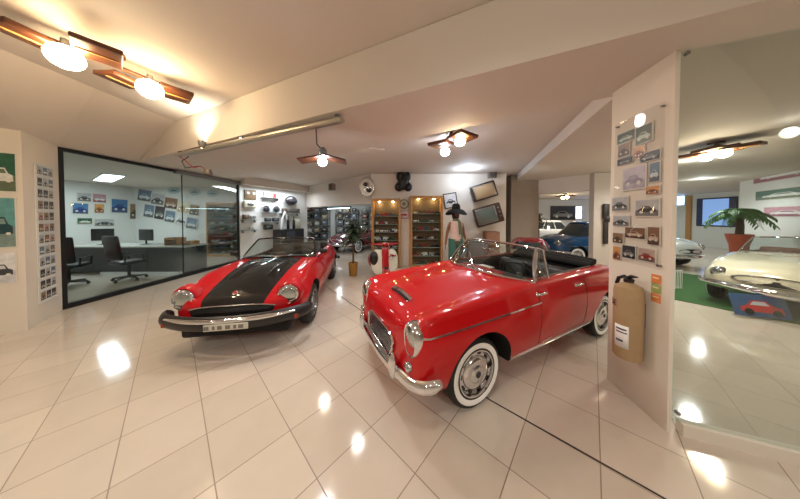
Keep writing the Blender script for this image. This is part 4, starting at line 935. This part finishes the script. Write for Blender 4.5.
# ---- lamps
BULB = mat('warm_bulb_glow', (255,232,190), .3, emit=70, ecol=(255,222,170)); CBULB = mat('cool_bulb_glow', (250,250,255), .3, emit=60, ecol=(236,242,255))
LIGHTS = []
def light(loc, e, col=(1,.86,.68), r=.06, down=.86):
    if down:
        k = bpy.data.lights.new('lamp_or_fill_beam', 'SPOT'); k.energy = e*down*1.15; k.color = col; k.shadow_soft_size = r; k.spot_size = math.radians(165); k.spot_blend = .55
        q_ = bpy.data.objects.new('lamp_or_fill_beam', k); C.objects.link(q_); q_.location = loc
    l = bpy.data.lights.new('lamp_or_fill_light', 'POINT'); l.energy = e*(1-down); l.color = col; l.shadow_soft_size = r
    o = bpy.data.objects.new('lamp_or_fill_light', l); C.objects.link(o); o.location = loc; return o
def plate_lamp(label, ceil, z, plates, bulbs, size, energy, br=.08):
    P = [at_z(u,v,z) for u,v in plates]; B = [at_z(u,v,z-.03) for u,v,_ in bulbs]; c = sum(P, V())/len(P)
    t = thing('ceiling_lamp', label, 'ceiling lamp', (c.x,c.y,ceil), 0); ax = (P[-1]-P[0]); an = math.atan2(ax.y, ax.x)
    q = MB(); q.cyl((0,0,0), (0,0,z-ceil+.03), .03); q.lathe([(.09,-.03),(.09,0)], 20); q.build('ceiling_rose', DWOOD, t)
    q = MB(); q.rbox((0,0,z-ceil+.04), (ax.length*.95,.05,.03), .008, rz=an); q.build('crossbar', DWOOD, t)
    for i, p in enumerate(P):
        q = MB(); l = p-V((c.x,c.y,ceil)); q.rbox(l, (size,size,.05), .012, rz=an+.25*(-1)**i, rx=.10*(-1)**i); q.rbox(l+V((0,0,-.025)), (size*.86,size*.06,.02), .004, 1, rz=an+.25*(-1)**i); q.build('wooden_plate', [DWOOD, WOOD], t)  # thin oak bar paints the lit edge line of the plate
    for (u,v,cool), b in zip(bulbs, B):
        l = b-V((c.x,c.y,ceil)); q = MB(); q.lathe([(.025,.05),(.03,.0),(.07,-.05),(.072,-.06)], 20, M=Matrix.Translation(l+V((0,0,.03))), cap=False); sk = q.build('lamp_holder', STEEL, t)
        q = MB(); q.ball(l+V((0,0,.03-br)), br, 18, sc=(1,1,.9)); q.build('bulb', CBULB if cool else BULB, sk)
        light(b+V((0,0,-.08-br*1.3)), energy, (.95,.96,1) if cool else (1,.89,.76))
    return t
plate_lamp('large wooden plate lamp with two dazzling bulbs, at upper left on the raised ceiling', 3.45, 3.27, [(24,34),(98,52),(122,80),(176,94)], [(65,48,0),(150,82,0)], .30, 34, .115)  # bulbs enlarged to stand for their glare
plate_lamp('small wooden plate lamp with one white and one warm bulb, above the right oak cabinet', 3.06, 2.86, [(441,144),(462,137)], [(445,149,1),(460,138,0)], .34, 24)
plate_lamp('wooden plate lamp seen through the right glass, above the palm', 2.871, 2.74, [(694,155),(716,150),(742,146)], [(706,154,0),(724,150,0)], .36, 60)
plate_lamp('far small wooden plate lamp on the ceiling over the blue saloon', 2.871, 2.76, [(560,196),(570,195.5)], [(563,197,0),(567,196.5,0)], .4, 60)
# track along the beam with its pendant and cables
ta, tb = at_z(182,156,2.80), at_z(346,121,2.80)
trk = thing('track_rail', 'grey steel track rail running along the edge of the ceiling beam', 'track rail', ((ta+tb)/2)[:]); M = trk.matrix_basis; o_ = (ta+tb)/2; yo = V((-.10,-.14,0))*.3
q = MB(); q.tube([ta-o_+yo, tb-o_+yo], .045, 12); q.build('rail', mat('grey_steel', (176,170,160), .3, .7), trk)
for k in (.02,.5,.98):
    p = ta.lerp(tb,k)-o_+yo; MB().rbox(p+V((0,0,.035)), (.05,.05,.07), .008).build('bracket', STEEL, trk)
pt = at_z(316,129,2.76); pn0 = V((pt.x,pt.y,2.765))
pd_ = thing('pendant_lamp', 'wooden plate pendant with one bright white bulb hanging from the track rail', 'pendant lamp', pn0[:]); zb = at(323,160,pt.y).z-2.765; dx = at(323,160,pt.y).x-pt.x
q = MB(); q.tube([(0,0,0),(.01,0,zb*.5),(dx,0,zb+.12)], .008); q.build('cord', BLACKP, pd_)
q = MB(); q.lathe([(.02,.16),(.05,.12),(.055,.03),(.04,.01)], 20, M=Matrix.Translation((dx,0,zb)), cap=True); q.build('socket', mat('grey_blue_metal', (128,138,150), .35, .7), pd_)
for sg in (1,-1): q = MB(); q.rbox((dx+sg*.15,0,zb+.01), (.29,.25,.02), .006, ry=sg*.22, rz=.2); q.build('wooden_plate', DWOOD, pd_)
q = MB(); q.ball((dx,-.02,zb-.03), .055, 16); q.build('bulb', CBULB, pd_); light(pn0+V((dx,0,zb-.17)), 38, (.97,.96,1))
cb = thing('cable_spot', 'small spotlight dangling on red cables at the left end of the track', 'spotlight', (ta+V((.25,-.12,-.06)))[:]); e = at(208,172,ta.y-.1)-cb.location
for k, off_ in enumerate((0,.08)):
    q = MB(); q.tube([(off_-.25*k,0,0.02),(off_-.1,-.03,e.z*.3),(e.x*.3-.15+off_*2,-.02,e.z*.75),(e.x*.65,0,e.z*.6),(e.x,0,e.z+.03)], .008, 6); q.build('cable', mat('red_cable', (170,70,54), .5) if k else BLACKP, cb)
q = MB(); q.lathe([(.05,.05),(.07,-.03),(.06,-.05),(1e-5,-.05)], 20, M=Matrix.Translation(e), cap=True); q.build('spot_head', mat('grey_spot', (112,104,96), .5), cb)
up = thing('uplight_spot', 'small grey uplighter spot on top of the track rail near its left end', 'spotlight', (ta.lerp(tb,.24)+V((0,-.14,.06)))[:])
q = MB(); q.lathe([(.02,-.07),(.045,-.03),(.05,.05),(.04,.05),(.03,.0)], 18, cap=False); q.build('spot_head', STEEL, up); q = MB(); q.ball((0,0,.02), .03, 12); q.build('bulb', BULB, up)
l = bpy.data.lights.new('uplight', 'SPOT'); l.energy = 34; l.color = (1,.94,.74); l.spot_size = 2.5; l.spot_blend = .8; l.shadow_soft_size = .03; o = bpy.data.objects.new('uplight', l); C.objects.link(o); o.location = up.location + V((-.03,-.10,.09)); o.rotation_euler = (PI*.93,0,0)
dl = thing('added_downlight', 'added small round downlight behind the pendant, over the roadster', 'ceiling light', (-1.86,5.1,3.058))
q = MB(); q.lathe([(.09,0),(.095,-.02),(.07,-.03),(.065,-.01)], 24, cap=False); q.build('ring', STEEL, dl); q = MB(); q.lathe([(.065,-.012),(1e-5,-.02)], 20, cap=False); q.build('bulb', BULB, dl)  # added fitting, hidden by the pendant, to give a glint on the floor
# slim ceiling fitting
c = at_z(369,148,3.03); sf = thing('ceiling_batten', 'slim pale batten light on the ceiling right of the pendant', 'ceiling light', (c.x,c.y,3.058), .42)
q = MB(); q.rbox((0,0,-.02), (.66,.07,.035), .01); q.build('housing', CEIL, sf); q = MB(); q.rbox((0,0,-.042), (.6,.04,.015), .006); q.build('diffuser', mat('batten_diffuser', (206,184,170), .5), sf)

# ---- office behind the glass
dk = thing('office_desk', 'long dark desk with pale top behind the office glass', 'desk', (-7.85,6.3,0))
q = MB(); q.rbox((0,0,.765), (3.5,.75,.04), .008); q.build('desk_top', mat('pale_desk_top', (176,178,172), .35), dk)
q = MB(); q.rbox((0,-.33,.40), (3.42,.025,.68), .004); q.build('modesty_panel', mat('dark_grey_panel', (56,60,62), .5), dk)
for sx in (-1,1): q = MB(); q.rbox((sx*1.7,0,.372), (.04,.7,.742), .006); q.build('side_panel', mat('dark_grey_side', (46,48,50), .5), dk)
q = MB(); q.rbox((.65,-.345,.40), (.015,.01,.66), .003); q.build('panel_seam', BLACKP, dk)
def office_chair(label, loc, rz):
    t = thing('office_chair', label, 'office chair', loc, rz, 'black office chairs at the desk')
    q = MB(); q.rbox((0,0,.47), (.50,.50,.09), .04); q.build('seat', LEATHER, t)
    q = MB(); q.rbox((0,-.27,.86), (.48,.08,.62), .04, rx=.12); q.build('backrest', LEATHER, t)
    q = MB(); q.cyl((0,0,.08), (0,0,.43), .03); q.build('column', BLACKP, t)
    for sg in (1,-1): q = MB(); q.tube([(sg*.27,-.2,.5),(sg*.29,-.2,.66),(sg*.29,.12,.67),(sg*.27,.14,.5)], .018); q.build('armrest', BLACKP, t)
    for k in range(5):
        a = 2*PI*k/5; q = MB(); q.tube([(0,0,.10),(.29*math.cos(a),.29*math.sin(a),.07)], [.03,.018]); b = q.build('base_leg', BLACKP, t)
        q = MB(); q.cyl((.29*math.cos(a)-.015,.29*math.sin(a),.033), (.29*math.cos(a)+.015,.29*math.sin(a),.033), .032); q.build('castor', RUBBER, b)
    return t
office_chair('black office chair at the left end of the office desk', (-7.85,4.95,0), .5)
office_chair('black office chair in front of the middle of the office desk', (-7.0,5.4,0), -.2)
def monitor(label, x, y, w, h, rz, m):
    t = thing('monitor', label, 'monitor', (x,y,.7855), rz)
    q = MB(); q.rbox((0,0,.12+h/2), (w,.04,h), .01); q.build('casing', BLACKP, t); q = MB(); q.rbox((0,.022,.12+h/2), (w*.92,.006,h*.9), .002); q.build('screen', m, t)
    q = MB(); q.cyl((0,0,.008), (0,0,.16), .022); q.lathe([(.12,0),(.12,.008),(.02,.014)], 20); q.build('stand', BLACKP, t)
monitor('black monitor standing at the left of the office desk', -9.0,6.35,.50,.36,.3, mat('screen_dark', (40,52,66), .2))
monitor('second black monitor with bluish edge near the middle of the office desk', -7.75,6.4,.55,.34,-.2, mat('screen_blue', (70,110,160), .2))
for i, (x, y, w_, d_, n, lb) in enumerate([(-6.75,6.3,.36,.28,4,'stack of wooden trays on the right of the office desk'),(-6.35,6.35,.26,.3,2,'low wooden tray at the right end of the office desk')]):
    t = thing('desk_tray', lb, 'tray', (x,y,.7855))
    for k in range(n):
        q = MB(); q.box((0,0,.006+.055*k), (w_,d_,.012))
        for sx in (-1,1): q.box((sx*w_/2,0,.027+.055*k), (.012,d_,.054))
        q.box((0,d_/2,.027+.055*k), (w_,.012,.054)); q.build('tray', WOOD, t)
for x, y, lb in ((-7.75,6.1,'sheet of white paper on the office desk left of the middle chair'),(-7.0,6.08,'sheet of white paper on the office desk before the trays')):
    o = MB().rbox((0,0,.0), (.21,.29,.004), .001).build('paper_sheet', PAPER); o.location = (x,y,.7885); tag(o, lb, 'paper')
OW0, OW1 = V((-11.2,8.79)), V((-5.6,8.79)); LW0, LW1 = V((-11.09,3.7)), V((-11.09,8.8))
cnt = {}
prints = [(72,203,88.5,214,'blue',0),(94,204,104,213,'orange',0),(77,193,91,201.5,'grey',0),(92.5,194,106,202.5,'pink',0),(77,218,92,224,'green',0),(95,219,114,226,'grey',0),
 (111,199,128,213,'blue',0),(129.5,204,141,219,'sepia',0),
 (139,190,151,201,'slate',1),(152.5,194,164,204.5,'grey',1),(165.5,198,177,208.5,'brown',1),(178.5,202,189,212.5,'cream',1),(190.5,205,199,215,'sepia',1),
 (145,205,154,217,'slate',1),(155.5,206.5,164.5,219,'dark',1),(166,211,175,222,'slate',1),(176.5,214.5,186,225.5,'white',1),(187.5,218,197,228.5,'slate',1)]
for u0,v0,u1,v1,pal,k in prints:
    p, q_ = ((LW0,LW1) if (u0+u1)/2 < 143 else (OW0,OW1)); c, r, w, h = plane_fit(u0,v0,u1,v1,p,q_,.01)
    n_ = cnt.get(pal,0); cnt[pal] = n_+1
    row = 'slanting' if k else 'level'; n2 = cnt.get((k,pal),0); cnt[k,pal] = n2+1
    photo('wall_picture', frame_M(c - V((0,.004*(n_ % 4),0)) if k else c, r) @ Matrix.Rotation(.16 if k else .03,4,'Y'), w*(1.22 if k else 1.05), h*(1.12 if k else 1.05), pal, None, '%s car print, %s of its colour in the %s office wall group' % (pal, ORD[n2], row), 'photo', 'photos on the office wall', flip=bool(n_ % 2))
for i, (u, v) in enumerate([(155,184),(174,190.5),(195,192),(213,193.5)]):
    c, r, w, h = plane_fit(u-6,v-3.5,u+6,v+3.5,OW0,OW1,.012)
    q = MB(); q.lathe([(.5,0),(.5,.008),(1e-5,.008)], 28, 0, M=T @ Matrix.Diagonal((w,h,1,1))); q.prism([(x*w*.75,y*h*.9) for x,y in CARP], .008, .011, 1, M=T)
    o = q.build('oval_plaque', [mat('plaque_pale', (176,196,200), .4), mat('plaque_grey', (104,120,128), .4)], None, fix=True); o.name = 'wall_sign'; o.matrix_basis = frame_M(c, r); tag(o, 'pale oval car plaque, %s from the left in the row near the office ceiling' % ORD[i], 'plaque', 'oval plaques near the office ceiling')
op = thing('ceiling_panel_light', 'bright square panel light in the office ceiling', 'ceiling light', (-9.0,6.5,2.839), 1.05)
q = MB(); q.rbox((0,0,-.015), (.42,2.1,.03), .005); q.build('frame', WHITE2, op); q = MB(); q.rbox((0,0,-.033), (.36,2.0,.01), .003); q.build('diffuser', mat('panel_glow', (225,242,250), .4, emit=7), op)
def area(loc, sx, sy, e, col, rot=(0,0,0)):
    l = bpy.data.lights.new('panel_light', 'AREA'); l.shape = 'RECTANGLE'; l.size = sx; l.size_y = sy; l.energy = e; l.color = col
    o = bpy.data.objects.new('panel_light', l); C.objects.link(o); o.location = loc; o.rotation_euler = rot; return o
area((-9.0,6.5,2.79), .36, 2.0, 70, (.86,.95,1), (0,0,1.05))

# ---- shelves wall
def S_at(u, v, off=.1): return on_line(u, v, S0.xy+sn.xy*off, S1.xy+sn.xy*off)
def S_box(name, label, cat, u0, v0, u1, v1, d, fn, group=None):
    """thing standing/hanging on the shelf wall, sized from the sight lines"""
    a = S_at(u0,(v0+v1)/2,d/2+.005); b = S_at(u1,(v0+v1)/2,d/2+.005); c = S_at((u0+u1)/2,(v0+v1)/2,d/2+.005); h = S_at((u0+u1)/2,v0,d/2).z-S_at((u0+u1)/2,v1,d/2).z
    t = thing(name, label, cat, (0,0,0), 0, group); t.matrix_basis = frame_M(c, sd); fn(t, (b-a).length, h, d); return t
SH = mat('smoked_shelf', (150,160,156), .2, 0, .4)
def f_shelf(t, w, h, d):
    MB().rbox((0,0,0), (w,d,.02), .004).build('board', SH, t)
    for sx in (-1,1): MB().box((sx*w*.4,d*.2,-.05), (.02,d*.55,.09)).build('bracket', STEEL, t)
for i, (u0,u1,v) in enumerate([(242,257,220),(263,280,222),(242,257,230),(281,300,213.5),(262,280,198)]):
    S_box('wall_shelf', ['grey shelf low on the lit shelf wall beside the glass end post','grey shelf under the twin round lamps','lowest grey shelf beside the glass end post','grey shelf above the black counter on the shelf wall','highest grey shelf on the shelf wall'][i], 'shelf', u0, v-.5, u1, v+.5, .2, f_shelf)
BRN = mat('brown_plaque', (112,88,62), .5); DKI = mat('dark_item', (46,46,52), .4); CRI = mat('cream_item', (206,204,186), .4)
def f_plaque(t, w, h, d):
    MB().rbox((0,0,0), (w,d,h), .01).build('plaque_board', BRN, t)
    for sx in (-.25,.25): q = MB(); q.lathe([(.05,0),(.05,.03),(1e-5,.04)], 18, M=Matrix.Translation((sx*w,-d/2,h*.15)) @ T, cap=False); q.build('round_lamp', CRI, t)
S_box('wall_plaque', 'brown plaque with two pale round lamps, top left of the shelf wall', 'plaque', 244.5,190,256,199.5,.05,f_plaque)
def f_lampbox(t, w, h, d):
    q = MB(); q.rbox((0,0,0), (w,d,h), .05); q.build('casing', CRI, t); q = MB(); q.ball((0,-d/2,0), min(w,h)*.35, 16, sc=(1.2,.3,.8)); q.build('lamp_glass', LENS, t)
S_box('car_lamp', 'cream car lamp below the brown plaque on the shelf wall', 'lamp', 243.5,200.5,256,208,.12,f_lampbox)
def f_plain(m, r=.02):
    def f(t, w, h, d): q = MB(); q.rbox((0,0,0), (w,d,h), r); q.rbox((0,-d*.4,h*.1), (w*.6,d*.3,h*.5), r*.5, 1); q.build('casing', [m, STEEL], t)
    return f
S_box('car_radio', 'brown car radio on the shelf low beside the glass end post', 'radio', 243,214.5,248.5,219.4,.14,f_plain(BRN))
S_box('car_part', 'grey metal car part on the shelf beside the brown radio', 'car part', 250.5,215.5,255.5,219.4,.12,f_plain(mat('grey_item',(164,164,160),.4)))
S_box('car_part', 'small pale car part on the lowest grey shelf', 'car part', 249.5,227,254,229.4,.12,f_plain(CRI))
S_box('model_truck', 'pale and red model truck on the highest grey shelf', 'model', 264,192.5,276,197.4,.12,lambda t,w,h,d: (MB().rbox((-w*.15,0,0), (w*.7,d,h), .01).build('body', CRI, t), MB().rbox((w*.36,0,-h*.08), (w*.26,d,h*.84), .02).build('cab', mat('truck_red',(160,60,50),.4), t)))
def f_twin(t, w, h, d):
    MB().rbox((0,0,0), (w,d*.6,h*.9), .04).build('housing', mat('pale_blue_housing',(196,210,216),.35), t)
    for sx in (-.3,.3):
        q = MB(); q.lathe([(h*.42,-.03),(h*.46,.03),(h*.36,.04)], 22, M=Matrix.Translation((sx*w,-d*.3,0)) @ T, cap=False); q.build('bezel', CHROME, t)
        q = MB(); q.ball((sx*w,-d*.3-.02,0), h*.33, 16, sc=(1,.4,1)); q.build('dark_lens', DKI, t)
S_box('twin_lamps', 'pair of round dark lamps in a pale blue housing on the shelf wall', 'lamp', 262,205.5,279,213.5,.12,f_twin)
for u0,u1,lb in ((265,270.5,'dark gauge at the left of the shelf under the twin lamps'),(272.5,278.5,'dark gauge at the right of the shelf under the twin lamps')): S_box('gauge', lb, 'gauge', u0,218,u1,221.4,.12,f_plain(DKI))
S_box('dark_box', 'small dark green box on the wall under the gauge shelf', 'box', 264,224.5,272,229.5,.14,f_plain(mat('dark_green_box',(40,54,50),.4)))
def f_helmet(t, w, h, d):
    q = MB(); q.ball((0,0,0), h*.5, 18, sc=(w/h,d/h*.95,1)); q.build('shell', mat('dark_helmet',(44,38,44),.3,0,.6), t); q = MB(); q.rbox((0,-d*.40,-h*.05), (w*.7,d*.2,h*.3), .03); q.build('visor', DKI, t)
S_box('helmet', 'dark helmet mounted high at the right of the shelf wall', 'helmet', 285.5,196,297,205.5,.3,f_helmet)
S_box('car_radio', 'long brown car radio on the shelf above the black counter', 'radio', 283,208.5,299,213,.16,f_plain(mat('brown_dark_item',(92,78,66),.4)))
q0 = S_at(277,230,.32); q1 = S_at(300,230,.32); zt = S_at(288,229,.32).z; cc = (q0+q1)/2
bc = thing('black_counter', 'black counter against the shelf wall behind the roadster', 'counter'); bc.matrix_basis = frame_M(V((cc.x,cc.y,0)), sd); wC = (q1-q0).length
q = MB(); q.rbox((0,0,zt/2), (wC,.5,zt), .01); q.build('carcass', mat('black_lacquer',(24,24,28),.3,0,.4), bc); q = MB(); q.rbox((-wC*.1,-.255,zt*.72), (wC*.35,.012,zt*.4), .005); q.build('grey_panel', mat('slate_panel',(66,72,86),.4), bc)
def on_counter(name, label, cat, x, mb, m, group=None):
    o = mb.build(name, m, None); o.matrix_basis = frame_M(V((cc.x,cc.y,zt+.001)), sd) @ Matrix.Translation((x,-.15 if name == 'bottle' else .03,0)); tag(o, label, cat, group)
mb = MB(); mb.tube([(-.16,0,.02),(-.10,0,.45),(0,0,.72),(.10,0,.45),(.16,0,.02)], [.045,.05,.05,.05,.045], 10); on_counter('white_arch', 'white wishbone-shaped car part standing on the black counter', 'car part', -wC*.16, mb, mat('white_item',(224,226,224),.4))
for x, lb in ((-wC*.15,'black bottle under the white arch on the black counter'),(wC*.10,'black bottle right of the white arch on the black counter')):
    mb = MB(); mb.lathe([(.05,0),(.055,.02),(.055,.34),(.02,.44),(.02,.54),(1e-5,.54)], 18); on_counter('bottle', lb, 'bottle', x, mb, mat('black_glass',(18,20,22),.15,0,.5), 'bottles on the black counter')
mb = MB(); mb.rbox((0,0,.21), (.42,.03,.42), .008); on_counter('white_card', 'white panel leaning at the right on the black counter', 'panel', wC*.36, mb, CRI)
area((-4.75,8.3,2.70), .4, 2.0, 60, (.86,.94,1), (0,0,-.42))
# ---- rear room
METAL = mat('grey_rack', (126,130,128), .4, .5)
BOXC = [('brown',(124,104,84)),('grey',(160,164,164)),('dark',(52,50,54)),('white',(208,208,204)),('blue',(104,114,126)),('red',(120,66,60)),('tan',(172,156,132))]
for i, (x, w_, where) in enumerate([(-5.6,1.6,'left'),(-3.55,1.4,'middle'),(-1.9,1.4,'right')]):
    t = thing('shelving_unit', '%s shelving unit against the far wall of the rear room' % where, 'shelving', (x,14.2,0), 0, 'shelving in the rear room')
    for sx in (-1,1):
        for sy in (-.2,.2): MB().box((sx*w_/2,sy,1.05), (.04,.04,2.1)).build('post', METAL, t)
    for k in range(5):
        MB().box((0,0,.12+.45*k), (w_,.42,.03)).build('shelf', METAL, t)
        for j in range(3):
            nm, col = BOXC[(i*5+k*3+j*2+ (k*j) % 3) % 7]; hh_ = random.uniform(.2,.36); ww_ = random.uniform(.22,.36)
            q = MB(); q.rbox((0,0,hh_/2), (ww_,.3,hh_), .012); q.box((0,-.152,hh_*.6), (ww_*.5,.004,hh_*.25), 1)
            o = q.build('storage_box', [mat('box_'+nm, col, .6), PAPER]); o.location = (x-w_*.33+w_*.33*j, 14.18, .136+.45*k); tag(o, '%s box, %s from left, %s shelf up, %s rear shelving unit' % (nm, ORD[j], ORD[k], where), 'box', 'boxes in the rear room')
tl = thing('ceiling_tube_light', 'long tube light under the lintel of the rear opening', 'tube light', (-3.1,9.4,2.04), math.atan2(ld.y,ld.x))
q = MB(); q.rbox((0,0,-.02), (3.0,.10,.05), .01); q.build('housing', mat('teal_dark_metal',(62,76,80),.4,.4), tl); q = MB(); q.cyl((-1.4,-.02,-.06), (.3,-.02,-.06), .016); q.build('tube', mat('tube_glow',(210,236,240),.4,emit=6), tl)
# ---- right-hand room behind the glass
cp = MB(); c0, c1 = V((5.42,4.09,0)), V((6.06,3.15,0)); dv = (c1-c0).normalized(); nv = V((-dv.y,dv.x,0)); a_ = c0-dv*.25
if nv.x < 0: nv = -nv
pts = [a_, a_+dv*3.4, a_+dv*3.4+nv*3.3, a_+nv*3.3]; cp.prism([p.xy[:] for p in pts], .0, .012)
cpo = cp.build('carpet', mat('green_carpet', (50,92,46), .95, noise=.3, nscale=60, bump=.4), None, fix=True); tag(cpo, 'green artificial grass carpet under the ivory sports car', 'carpet')
# show board
p0, p1 = at_z(735,312,.012), at_z(790,318,.012); rr = (p1-p0); sbm = (p0+p1)/2
sb = thing('show_board', 'blue board with a red car picture lying against the ivory car front', 'show board'); sb.matrix_basis = frame_M(V((sbm.x,sbm.y,.014))-nv*.24, V((rr.x,rr.y,0))); wB = rr.length
tl_ = Matrix.Rotation(-.35,4,'X')
q = MB(); q.rbox((0,.0,.19), (wB,.03,.34), .006, M=tl_); q.build('board', mat('board_blue',(58,92,140),.4), sb)
Tq = tl_ @ Matrix.Translation((0,-.016,.19)) @ Matrix.Rotation(PI/2,4,'X')
q = MB(); q.prism([(x*wB*.95,y*.62-.0) for x,y in CARP], 0, .004, 0, M=Tq); q.build('car_picture', mat('board_red',(196,60,60),.4), sb)
q = MB(); q.prism([(x*wB*.95,y*.62) for x,y in CARW], .004, .006, 0, M=Tq); q.build('window_picture', mat('board_pale',(196,206,220),.4), sb)
for sx in (-.24,.26): q = MB(); q.cyl(Tq @ V((sx*wB,-.10,0)), Tq @ V((sx*wB,-.10,.007)), .05, n=18); q.build('wheel_picture', BLACKP, sb)
# low white fence behind the carpet
fa, fb_ = V((5.40,4.62,0)), V((6.35,4.70,0)); fn = thing('wire_fence', 'low white wire fence behind the green carpet', 'fence', fa[:], math.atan2(fb_.y-fa.y,fb_.x-fa.x)); FLn = (fb_-fa).length
for z in (.05,.42): MB().cyl((0,0,z), (FLn,0,z), .008, n=8).build('rail', WHITE2, fn)
q = MB()
for k in range(24): q.cyl((FLn*k/23,0,0), (FLn*k/23,0,.44), .006, n=6)
o = q.build('wires', WHITE2, fn); o['kind'] = 'stuff'
# inner wall with banners
W0, W1 = V((12.1,7.5)), V((10.2,5.0)); wd = (W1-W0).normalized(); wn = V((wd.y,-wd.x))
struct('wall_banner', MB().prism([W0[:], W1[:], (W1-wn*.15)[:], (W0-wn*.15)[:]], 0, 2.865), WHITE2)
for u0,v0,u1,v1,pal,lb in [(751,165,815,180,'pink','maroon and pink banner, topmost on the wall above the ivory car'),(753,188,815,199,'green','white and green banner, middle one on the wall above the ivory car'),(762,206,815,217,'pink','pink and dark banner, lowest on the wall above the ivory car')]:
    c, r, w, h = plane_fit(u0,v0,u1,v1,W0,W1,.012); photo('banner', frame_M(c, r), w, h, pal, None, lb, 'banner', 'banners above the ivory car')
# lit blue doorway and signs on the far walls
ls = thing('lit_screen', 'tall blue lit screen beside an orange post, beyond the palm', 'screen', (16.38,10.9,0), -PI/2)
q = MB(); q.rbox((0,0,1.85), (1.4,.06,1.5), .02); q.build('frame', mat('navy_frame',(34,44,84),.4), ls); q = MB(); q.rbox((0,-.034,1.85), (.9,.01,1.36), .004); q.build('screen', mat('screen_blue_glow',(130,164,224),.4,emit=.9), ls)
q = MB(); q.rbox((-1.0,-.02,1.4), (.22,.1,2.8), .02); q.build('side_post', mat('orange_post',(190,140,80),.5), ls)
lg = thing('lit_sign', 'small glowing blue-white sign at the left edge of the right glass', 'sign', (16.38,12.5,2.55), -PI/2)
q = MB(); q.rbox((0,0,0), (.9,.08,.6), .03); q.build('casing', WHITE2, lg); q = MB(); q.rbox((0,-.044,0), (.8,.01,.5), .004); q.build('panel', mat('sign_glow',(170,205,255),.4,emit=9), lg)
c, r, w, h = plane_fit(549,205,576,221,V((3,15.28)),V((16,15.28)),.02); photo('wall_poster', frame_M(c, r), w, h, 'dark', None, 'dark poster on the far wall above the blue saloon', 'poster')
c, r, w, h = plane_fit(575,206,581,219,V((3,15.28)),V((16,15.28)),.03); g_ = thing('lit_sign', 'bright pale blue lit sign right of the dark poster, above the blue saloon', 'sign'); g_.matrix_basis = frame_M(c, r)
q = MB(); q.rbox((0,0,0), (w,.06,h), .02); q.build('casing', WHITE2, g_); q = MB(); q.rbox((0,-.034,0), (w*.9,.01,h*.9), .004); q.build('panel', MATS['sign_glow'], g_)
# dark statue-like things on the pier
c = at(604,222,5.85); hg = thing('wall_ornament', 'tall dark carved ornament hanging on the grey-cream pier by the pillar', 'wall ornament'); hg.matrix_basis = frame_M(V((c.x+.06,5.86,c.z)), V((1,0,0))) @ Matrix.Diagonal((.75,1,.85,1))
q = MB(); q.rbox((0,0,.35), (.22,.08,.5), .05); q.rbox((0,0,-.35), (.16,.08,.75), .05); q.ball((.03,-.03,.1), .12, 12, sc=(1,.5,1)); q.build('carving', mat('dark_bronze',(46,42,38),.5), hg)

# ------------------------------------------------------------------ light of the room, mostly added fill without fixtures
for x, y, z, e in [(-2.4,-1.6,3.2,130),(1.6,-2.0,3.2,140),(-5.5,-3.4,3.2,100),(4.4,-3.6,3.2,100),(.2,.4,3.3,45),(-1.86,5.1,2.93,28),(-.86,4.19,2.97,26)]: light((x,y,z), e, (1,.94,.87), .10)  # added fill; last two, at downlight and batten, set the floor glints
for x, y, z, e in [(6.4,4.55,2.75,130),(9.9,6.9,2.75,110),(11,9.5,2.75,110),(7.2,8.0,2.75,60),(13.5,11.5,2.75,80),(3.6,5.6,2.75,14)]: light((x,y,z), e, (.98,.98,.95), .10)  # added fill for the right-hand room; first two set its floor glints
for x, y, z, e in [(-3.6,12.4,2.9,120),(-2.4,8.6,2.9,30)]: light((x,y,z), e, (.86,.96,1), .10)
light((2.0,6.2,2.85), 34, (.66,.80,1), .08, 0)
vs_ = bpy.context.scene.view_settings; vs_.view_transform = 'Standard'; vs_.look = 'None'; vs_.exposure = -.18; vs_.gamma = 1; vs_.use_curve_mapping = False
wd_ = bpy.data.worlds.new('dim_room_air'); bpy.context.scene.world = wd_; wd_.use_nodes = True; wd_.node_tree.nodes['Background'].inputs[0].default_value = (.8,.75,.7,1); wd_.node_tree.nodes['Background'].inputs[1].default_value = .05
